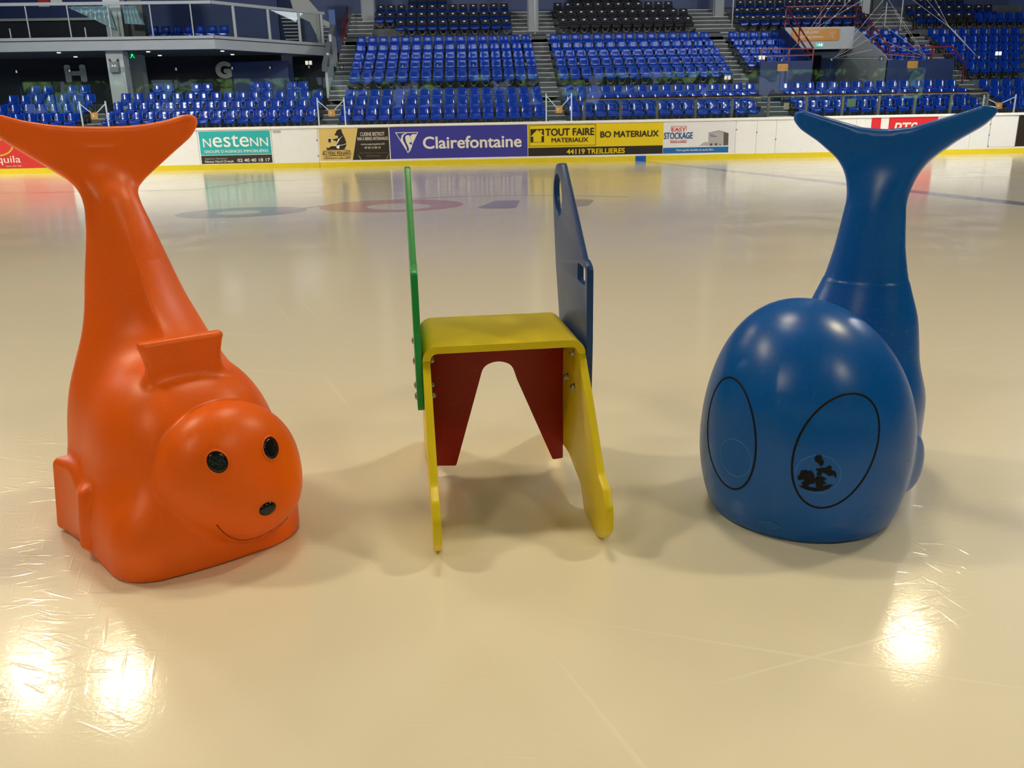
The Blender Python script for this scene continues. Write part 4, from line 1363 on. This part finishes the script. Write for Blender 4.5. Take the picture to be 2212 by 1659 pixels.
big_letter('G', -10.62, -9.96, 3.28, 3.98, 37.44, 'large pale grey block letter on the wall under the balcony, left of centre stand')
big_letter('H', -16.85, -15.98, 3.25, 3.95, 37.54, 'large dim grey block letter on the wall left of the pale pillar')
s = empty('exit_sign', (-13.4, 35.95, 4.0)); tag(s, 'glowing green exit sign hanging under the balcony', 'sign')
m = MB(); m.box(-0.11, 0.11, -0.02, 0.02, 0.0, 0.18); m.build('panel', mat('exit_green_dark', (0.0, 0.05, 0.02, 1), 0.4, emit=(0.0, 0.20, 0.05, 1), estr=0.25), s)
m = MB(); m.bar((-0.07, -0.025, 0.02), (0.0, -0.025, 0.12), 0.045, 0.006); m.bar((0.0, -0.025, 0.12), (0.09, -0.025, 0.02), 0.045, 0.006); m.box(-0.035, 0.03, -0.03, -0.02, 0.115, 0.165); m.build('pictogram', mat('exit_green', (0.0, 0.4, 0.15, 1), 0.4, emit=(0.05, 1.0, 0.25, 1), estr=2.2), s)
m = MB(); m.tube([(0, 0, 0.18), (0, 0, 0.24)], 0.01, 6); m.build('hanger', WIRE, s)
DL = mat('downlight_lit', (0.9, 0.9, 0.85, 1), 0.4, emit=(1, 0.95, 0.85, 1), estr=0.9)
for x, y, lb in ((-15.89, 35.15, 'front downlight left of the pale pillar'), (-16.05, 36.92, 'rear downlight left of the pale pillar'), (-12.53, 35.3, 'front downlight just right of the pale pillar'), (-12.64, 36.87, 'rear downlight just right of the pale pillar'), (-9.71, 35.47, 'front downlight above the large letter'), (-9.72, 36.94, 'rear downlight above the large letter')):
    m = MB(); m.tube([(x, y, 4.17), (x, y, 4.199)], 0.075, 16); tag(m.build('downlight', DL), 'round lit ' + lb, 'ceiling light', 'downlights under the balcony')
sp = empty('wall_speaker', (-13.72, 34.9, 3.64)); tag(sp, 'small dark grey loudspeaker box on the pale pillar under the balcony', 'loudspeaker')
m = MB(); m.box(-0.17, 0.17, -0.14, 0.0, -0.24, 0.16); m.build('cabinet', mat('speaker_grey', (0.16, 0.17, 0.18, 1), 0.5), sp, 0.02)
for s_ in (-1, 1):
    m = MB(); m.bar((s_ * 0.12, -0.07, 0.16), (s_ * 0.17, -0.07, 0.26), 0.05); m.build('bracket', BLACK, sp)
m = MB(); m.box(-0.08, -0.02, -0.145, -0.14, -0.02, 0.04); m.box(0.02, 0.08, -0.145, -0.14, -0.02, 0.04); m.build('lamp', LABEL, sp)

# plastic sheet hung round the balcony pillar
SHEET = mat('plastic_sheet', (0.30, 0.42, 0.50, 1), 0.15)
def drape(pts_top, pts_bot, y, nu=30, nv=10):
    rr = random.Random(5); me = bpy.data.meshes.new('plastic_sheet'); V = []; F = []
    for i in range(nu + 1):
        u = i / nu; t = Vector(pts_top[0]).lerp(Vector(pts_top[1]), u); b = Vector(pts_bot[0]).lerp(Vector(pts_bot[1]), u)
        for j in range(nv + 1):
            p = t.lerp(b, j / nv); V.append((p.x, y + 0.05 * math.sin(u * 31 + j * 0.25) + rr.uniform(-.015, .015), p.y))
    for i in range(nu):
        for j in range(nv): a = i * (nv + 1) + j; F.append((a, a + 1, a + nv + 2, a + nv + 1))
    me.from_pydata(V, [], F); me.materials.append(SHEET); me.polygons.foreach_set('use_smooth', [True] * len(F)); me.update()
    return me
tag(link('plastic_sheet', drape([(-15.3, 5.82), (-13.75, 5.82)], [(-15.25, 5.78), (-13.6, 4.98)], 35.15)), 'crumpled pale plastic sheet hanging left of the balcony pillar', 'sheet')
tag(link('plastic_sheet', drape([(-13.25, 5.82), (-12.75, 5.82)], [(-13.25, 5.2), (-12.5, 5.15)], 35.2)), 'crumpled pale plastic sheet hanging right of the balcony pillar', 'sheet')
# posters on the balcony wall
m = MB(); m.box(-19.15, -18.68, 41.17, 41.2, 6.74, 7.6); o = m.build('poster', ARED); tag(o, 'red and white poster at the top left edge of the picture', 'poster')
m = MB(); m.box(-0.47, 0.0, -0.004, 0.0, -0.06, 0.0); q_ = m.build('white_border', AW, o); q_.location = (-18.68, 41.17, 6.74)
m = MB(); m.box(-18.6, -18.1, 41.17, 41.2, 6.74, 7.6); tag(m.build('poster', AW), 'white poster right of the red one at the top left', 'poster')

# white spiral-like stair behind the right end of the balcony
st = empty('balcony_stair', (-7.2, 40.2, 4.64)); tag(st, 'white curved stair with open treads at the right end of the balcony', 'stairs')
CREAM = mat('cream_steel', (0.30, 0.30, 0.27, 1), 0.5)
P = lambda x, z: (x + 7.2, 0, z - 4.64)
m = MB(); m.prism([P(-7.90, 7.2), P(-7.72, 6.35), P(-7.5, 6.0), P(-7.02, 5.78), P(-6.78, 5.25), P(-6.68, 4.66), P(-6.52, 4.66), P(-6.50, 6.10), P(-7.05, 6.75), P(-7.0, 7.2)], (0, 0.08, 0)); m.build('stringer', CREAM, st)
for k in range(9):
    z = 4.80 + k * 0.145
    m = MB(); m.box(-8.25 + 7.2 - (k - 4) * 0.02, -7.55 + 7.2 - (k - 4) * 0.02, 0.3, 0.6, z - 4.64, z - 4.64 + 0.04); m.build('tread', CREAM, st)
for k in range(6):
    z = 4.72 + k * 0.16
    m = MB(); m.box(-6.45 + 7.2, -6.02 + 7.2 - k * 0.01, 0.0, 0.25, z - 4.64, z - 4.64 + 0.035); m.build('tread', CREAM, st)
m = MB(); m.bar(P(-6.48, 5.78), P(-5.95, 5.55), 0.05, 0.22); m.build('handrail', CREAM, st)
m = MB(); m.bar((P(-6.62, 4.66)[0], -0.06, 0.02), (P(-6.62, 4.66)[0], -0.06, 1.5), 0.05); m.build('newel', CREAM, st)

# stepped end wall of the balcony stairs beside the aisle
ew = empty('wall_stair_end', (0, 0, 0)); tag(ew, 'stepped grey wall with a dark sloping stringer beside the aisle', 'wall', kind='structure')
m = MB(); m.prism([(-5.82, 35.15, 3.35), (-5.82, 35.25, 3.62), (-5.82, 38.2, 5.42), (-5.82, 38.2, 4.60)], (0.20, 0, 0)); m.build('stringer', CONC, ew)
m = MB()
for y0, y1, z0, z1 in ((35.25, 35.9, 2.35, 3.55), (35.9, 36.9, 3.0, 4.1), (36.9, 38.2, 3.72, 4.9)):
    m.box(-5.72, -5.62, y0, y1, z0, z1)
m.build('side_panels', PILL, ew)
m = MB(); m.box(-5.86, -5.60, 38.2, 38.4, 4.5, 6.0); m.build('end_post', mat('blue_post', (0.03, 0.07, 0.22, 1), 0.5), ew)

# ---------------------------------------------------------------- barriers at the foot of the aisles
for x0, x1, zt_, zb, zs, lb in ((-13.97, -13.06, 2.24, 1.12, 1.76, 'beside the pale pillar'), (-5.53, -4.57, 2.22, 1.12, 1.71, 'left of the centre block'), (2.79, 3.72, 2.24, 1.12, 1.68, 'between the two centre blocks'), (19.28, 20.5, 1.92, 1.12, 1.54, 'at the far right')):
    b = empty('aisle_barrier', ((x0 + x1) / 2, 31.86, zb)); tag(b, 'white twin post barrier with hanging orange tag across the aisle ' + lb, 'barrier')
    w = (x1 - x0) / 2
    for s_ in (-1, 1):
        m = MB(); m.bar((s_ * w, 0, 0), (s_ * w, 0, zt_ - zb), 0.045); m.build('post', NOSE, b)
        m = MB(); m.bar((s_ * w, 0, zt_ - zb - 0.08), (s_ * 0.08, 0, zs - zb + 0.07), 0.028); m.build('strap', NOSE, b)
    t_ = sign('hanging_tag', '', (-0.125, 0.125, zs - zb - 0.13, zs - zb + 0.10), -0.02, ORSIGN, b, 0.03, 0.015)
    m = MB(); m.bar((-0.03, -0.03, zs - zb - 0.06), (0.04, -0.03, zs - zb + 0.01), 0.02, 0.004); m.bar((-0.03, -0.03, zs - zb - 0.06), (-0.03, -0.03, zs - zb + 0.05), 0.02, 0.004); g_ = m.build('pictogram', AW, t_)

# ---------------------------------------------------------------- seats
def seat_shell_mesh():
    prof = [(0.185, 0.745, 0.165), (0.180, 0.735, 0.178), (0.165, 0.640, 0.190), (0.147, 0.545, 0.198), (0.128, 0.470, 0.203), (0.100, 0.428, 0.205), (0.045, 0.400, 0.208),
            (-0.060, 0.395, 0.212), (-0.150, 0.405, 0.212), (-0.205, 0.415, 0.208), (-0.232, 0.405, 0.202), (-0.242, 0.370, 0.197), (-0.240, 0.320, 0.190), (-0.228, 0.275, 0.178)]
    nu = 10
    V, F = [], []
    n = len(prof)
    for side in (0, 1):
        for j, (y, z, w) in enumerate(prof):
            a, b = prof[max(j - 1, 0)], prof[min(j + 1, n - 1)]
            ty, tz = b[0] - a[0], b[1] - a[1]
            l = math.hypot(ty, tz)
            ny, nz = tz / l, -ty / l          # towards the sitter (front/up)
            if ny > 0 and j < 5: ny, nz = -ny, -nz
            if j >= 5 and nz < 0: ny, nz = -ny, -nz
            for i in range(nu + 1):
                u = i / nu * 2 - 1
                curl = (0.045 if 1 < j < 10 else 0.02) * abs(u) ** 3
                d = curl - side * 0.014
                V.append((u * w * (1.0 if side == 0 else 0.985), y + ny * d, z + nz * d))
    S_ = n * (nu + 1)
    idx = lambda s, j, i: s * S_ + j * (nu + 1) + i
    for j in range(n - 1):
        for i in range(nu):
            F.append((idx(0, j, i), idx(0, j, i + 1), idx(0, j + 1, i + 1), idx(0, j + 1, i)))
            F.append((idx(1, j, i), idx(1, j + 1, i), idx(1, j + 1, i + 1), idx(1, j, i + 1)))
    for j in range(n - 1):
        F.append((idx(0, j, 0), idx(0, j + 1, 0), idx(1, j + 1, 0), idx(1, j, 0)))
        F.append((idx(0, j, nu), idx(1, j, nu), idx(1, j + 1, nu), idx(0, j + 1, nu)))
    for i in range(nu):
        F.append((idx(0, 0, i), idx(1, 0, i), idx(1, 0, i + 1), idx(0, 0, i + 1)))
        F.append((idx(0, n - 1, i), idx(0, n - 1, i + 1), idx(1, n - 1, i + 1), idx(1, n - 1, i)))
    me = bpy.data.meshes.new('seat_shell')
    me.from_pydata(V, [], F)
    bm = bmesh.new(); bm.from_mesh(me)
    bmesh.ops.recalc_face_normals(bm, faces=bm.faces)
    bm.to_mesh(me); bm.free()
    me.polygons.foreach_set('use_smooth', [True] * len(F))
    return me


def leg_frame_mb():
    m = MB()
    for y in (-0.10, 0.10):
        pts = [(-0.15, y, 0.385), (-0.13, y, 0.24), (-0.07, y, 0.13), (0.07, y, 0.13), (0.13, y, 0.24), (0.15, y, 0.385)]
        m.tube(pts, 0.011, 6)
    m.box(-0.05, 0.05, -0.12, 0.16, 0.09, 0.13)
    m.bar((0, 0.12, 0.11), (0, 0.26, 0.11), 0.06)
    m.box(-0.08, 0.08, 0.25, 0.27, -0.02, 0.2)
    return m


shell = seat_shell_mesh()
shell.materials.append(SEATB)
shell_b = shell.copy(); shell_b.name = 'covered_shell'; shell_b.materials.clear(); shell_b.materials.append(SEATD)
shell_k = shell.copy(); shell_k.name = 'black_shell'; shell_k.materials.clear(); shell_k.materials.append(BLKCLOTH)
frame_me = None


def proto(name, kind):
    global frame_me
    e = empty(name, (0, 0, 0))
    link('seat_shell', {'blue': shell, 'cover': shell_b, 'black': shell_k}[kind], e)
    if frame_me is None:
        f = leg_frame_mb().build('leg_frame', WIRE, e, smooth=True)
        frame_me = f.data
    else:
        link('leg_frame', frame_me, e)
    if kind != 'blue':
        m = MB()
        v = [(-0.170, 0.150, 0.50), (0.170, 0.150, 0.50), (0.205, 0.122, 0.50)]
        m.hexa([(-0.208, 0.085, 0.545), (0.208, 0.085, 0.545), (0.205, 0.190, 0.545), (-0.205, 0.190, 0.545), (-0.182, 0.135, 0.765), (0.182, 0.135, 0.765), (0.180, 0.205, 0.765), (-0.180, 0.205, 0.765)])
        c = m.build('back_cover', BLKCLOTH, e, 0.015)
        tag(c, 'black cloth cover over the backrest')
        m = MB(); m.hexa([(-0.048, 0.100, 0.655), (0.048, 0.100, 0.655), (0.048, 0.116, 0.655), (-0.048, 0.116, 0.655), (-0.048, 0.1125, 0.705), (0.048, 0.1125, 0.705), (0.048, 0.128, 0.705), (-0.048, 0.128, 0.705)])
        tag(m.build('number_label', LABEL, c), 'white number label')
    return e


P_BLUE, P_COV, P_BLK = proto('stand_seat', 'blue'), proto('covered_seat', 'cover'), proto('black_seat', 'black')
label_me = None
used = set()
far = []
ROWN = {'r0': 'front row', 'r1': 'second row', 'r2': 'third row', 'r3': 'fourth row', 'r4': 'fifth row', 'r5': 'sixth row', 'r6': 'seventh row', 'r7': 'eighth row', 'u0': 'first top row', 'u1': 'second top row', 'u2': 'third top row', 'u3': 'fourth top row', 'x3': 'rear row', 'bal': 'row'}
YZ = {('r%d' % i): (RY[i], RZ[i]) for i in range(8)}
YZ.update({('u%d' % i): (UYS[i], UZS[i]) for i in range(4)})
YZ['x3'] = (34.85, 2.24)
YZ['bal'] = (39.3, 4.86)


def put(kind, x, row, n, where, group):
    src, nm = {'blue': (P_BLUE, 'blue plastic seat'), 'cover': (P_COV, 'blue seat with black numbered cover'), 'black': (P_BLK, 'all black covered seat')}[kind]
    o = copy_tree(src) if src in used else src
    used.add(src)
    y, z = YZ[row]
    o.location = (x, y, z)
    tag(o, '%s, %s from left, %s, %s' % (nm, ord_(n), ROWN[row], where), 'seat', group)
    return o


def row(kind, x0, n, row_, where, group, skip=(), start=1, step=0.48):
    k = start - 1
    for i in range(n):
        if i in skip: continue
        k += 1
        if kind == 'far': far.append((x0 + i * step, row_))
        else: put(kind, x0 + i * step, row_, k, where, group)


WA, WB, WG, WH = 'block above violet board', 'block above yellow board', 'block under the balcony', 'block left of pale pillar'
WC_, WD = 'small block left of the doorway', 'far right block'
GA, GB, GG, GH = 'blue seats of the block above the violet board', 'blue seats of the block above the yellow board', 'blue seats under the balcony', 'blue seats left of the pale pillar'
# the nearest 300 blue seats are things of their own
for r in ('r0', 'r1', 'r2', 'r3', 'r4', 'r5', 'r6'):
    row('blue', -4.62, 16, r, WA, GA)                                  # 112
for r in ('r0', 'r1', 'r2'):
    row('blue', 3.88, 15, r, WB, GB)                                   # 45
for r in ('r3', 'r4', 'r5'):
    row('blue', 3.84, 15, r, WB, GB)                                   # 45
for r in ('r0', 'r1', 'r2'):
    row('blue', -13.17, 16, r, WG, GG, step=0.486)                     # 48
for x, n in ((-12.23, 1), (-11.80, 2), (-10.74, 3), (-10.31, 4), (-8.42, 5), (-7.99, 6), (-7.0, 7), (-6.57, 8)):
    put('blue', x, 'x3', n, WG, GG)                                    # 8
for r in ('r0', 'r1', 'r2'):
    row('blue', -17.40, 7, r, WH, GH)                                  # 21
for x, n in ((-16.93, 1), (-16.45, 2), (-15.51, 3), (-15.03, 4)): put('blue', x, 'x3', n, WH, GH)
for r in ('r5', 'r6', 'r7'):
    row('blue', 11.80, 5, r, WC_, 'blue seats of the small block left of the doorway')   # 15
# smaller, farther seats as one mass
row('far', -4.66, 16, 'r7', '', '')
for r in ('r6', 'r7'): row('far', 3.80, 15, r, '', '')
row('far', 11.80, 5, 'r4', '', '')
for r in ('r0', 'r1', 'r2'): row('far', 12.50, 15, r, '', '')
for x in (10.95,): far.append((x + 0.14, 'r2'))
for r, x0, n in (('r7', 17.74, 4), ('r6', 17.76, 4), ('r5', 17.80, 5), ('r4', 17.80, 4)): row('far', x0, n, r, '', '')
for r, n in (('r3', 5), ('r4', 6), ('r5', 7), ('r6', 8), ('r7', 9)): row('far', 20.90, n, r, '', '')
for r in ('r0', 'r1', 'r2'): row('far', 20.53, 4, r, '', '')
row('far', -13.6, 7, 'bal', '', '', step=0.5)
# seats with black covers
GU = 'black covered seats at the top of the stand'
row('cover', -3.03, 11, 'u0', 'above violet board block', GU); row('cover', -4.03, 13, 'u1', 'above violet board block', GU); row('cover', -4.03, 13, 'u2', 'above violet board block', GU); row('cover', -2.6, 4, 'u3', 'above violet board block', GU)
row('black', 4.36, 13, 'u0', 'above yellow board block', GU); row('black', 4.33, 13, 'u1', 'above yellow board block', GU); row('black', 4.27, 12, 'u2', 'above yellow board block', GU); row('black', 5.2, 7, 'u3', 'above yellow board block', GU)
row('cover', 12.66, 13, 'u0', 'above the doorway', GU); row('cover', 12.62, 13, 'u1', 'above the doorway', GU); row('cover', 13.0, 12, 'u2', 'above the doorway', GU)
row('cover', 20.93, 3, 'u0', 'top far right', GU); row('black', 22.37, 3, 'u0', 'top far right', GU, start=4); row('cover', 20.85, 9, 'u1', 'top far right', GU); row('cover', 21.79, 5, 'u2', 'top far right', GU)
row('far', 23.81, 5, 'u0', '', '')

# the mass of far seats: shells and leg frames in one object
def mass():
    def arr(me):
        v = np.empty(len(me.vertices) * 3); me.vertices.foreach_get('co', v)
        return v.reshape(-1, 3), [tuple(p.vertices) for p in me.polygons]
    V, F, MI = [], [], []
    base = 0
    for me, mi in ((shell, 0), (frame_me, 1)):
        v, f = arr(me)
        for x, r in far:
            y, z = YZ[r]
            V.append(v + np.array([x, y, z]))
            F += [tuple(i + base for i in q) for q in f]
            MI += [mi] * len(f)
            base += len(v)
    me = bpy.data.meshes.new('far_seats')
    me.from_pydata(np.concatenate(V).tolist(), [], F)
    me.materials.append(SEATB); me.materials.append(WIRE)
    me.polygons.foreach_set('material_index', MI)
    me.polygons.foreach_set('use_smooth', [True] * len(F))
    me.update()
    return link('far_seats', me)


tag(mass(), 'small distant blue plastic seats at the top and far right of the stand', 'seats', kind='stuff')

# ---------------------------------------------------------------- markings under the ice
IB = ice_mat('ice_blue_paint', (0.24, 0.26, 0.40, 1), (0.22, 0.24, 0.37, 1))
IG = ice_mat('ice_grey_paint', (0.40, 0.375, 0.37, 1), (0.36, 0.33, 0.33, 1))
IR = ice_mat('ice_red_paint', (0.66, 0.38, 0.28, 1), (0.60, 0.33, 0.24, 1))
IL = ice_mat('ice_faint_line', (0.50, 0.40, 0.40, 1), (0.46, 0.37, 0.37, 1))


def mark(name, loops, m, label, z):
    me = flat_mesh(name, loops, 0.0012, 0.0, Matrix.Translation((0, 0, z)), False)
    o = link(name, me); me.materials.append(m)
    tag(o, label, 'ice marking', kind='structure')


mark('floor_line', [[(4.92, 25.45), (5.22, 25.45), (6.05, 14.5), (6.42, 8.0), (6.12, 8.0), (5.75, 14.5)]], IB, 'blue line painted under the ice from the boards to the right', 0.0007)
el = lambda cx, cy, a, b, t=0, n=40: [(cx + a * math.cos(u) * math.cos(t) - b * math.sin(u) * math.sin(t), cy + a * math.cos(u) * math.sin(t) + b * math.sin(u) * math.cos(t)) for u in [2 * math.pi * k / n for k in range(n)]]
mark('floor_logo', [el(-2.85, 10.5, 0.78, 0.72, 0.35), el(-2.88, 10.45, 0.26, 0.30, 0.3)], IG, 'large grey letter shape painted under the ice, left', 0.0007)
mark('floor_logo', [el(-1.06, 11.0, 0.92, 1.02, 0.4), el(-0.95, 10.80, 0.40, 0.50, 0.4)], IR, 'large red ring painted under the ice, centre', 0.0007)
mark('floor_logo', [rounded([(0.02, 10.25, 0.2), (0.30, 11.4, 0.1), (0.64, 11.4, 0.1), (0.50, 10.05, 0.3)])], IG, 'dark block painted under the ice right of the red ring', 0.0007)
mark('floor_logo', [rounded([(0.95, 10.1, 0.1), (1.30, 11.4, 0.2), (1.62, 11.2, 0.2), (1.40, 10.2, 0.2)])], IG, 'dark block painted under the ice behind the blue handle board', 0.0007)
arc = [(0.2 + 2.75 * math.cos(t), 9.55 + 2.8 * math.sin(t)) for t in np.linspace(0.25 * math.pi, 0.93 * math.pi, 40)]
arc2 = [(0.2 + 2.70 * math.cos(t), 9.55 + 2.74 * math.sin(t)) for t in np.linspace(0.93 * math.pi, 0.25 * math.pi, 40)]
mark('floor_circle', [arc + arc2], IL, 'thin faint circle line painted under the ice', 0.0014)
mark('floor_line', [[(-9.0, 15.55), (-4.95, 15.5), (-4.5, 17.9), (-3.4, 18.5), (-3.4, 18.65), (-4.6, 18.1), (-5.05, 15.68), (-9.0, 15.75)]], IL, 'faint curved line under the ice on the left', 0.0007)
mark('floor_line', [[(11.2, 23.6), (11.25, 23.7), (19, 14.0), (18.9, 14.0)]], IL, 'thin dark line under the ice at the far right', 0.0007)
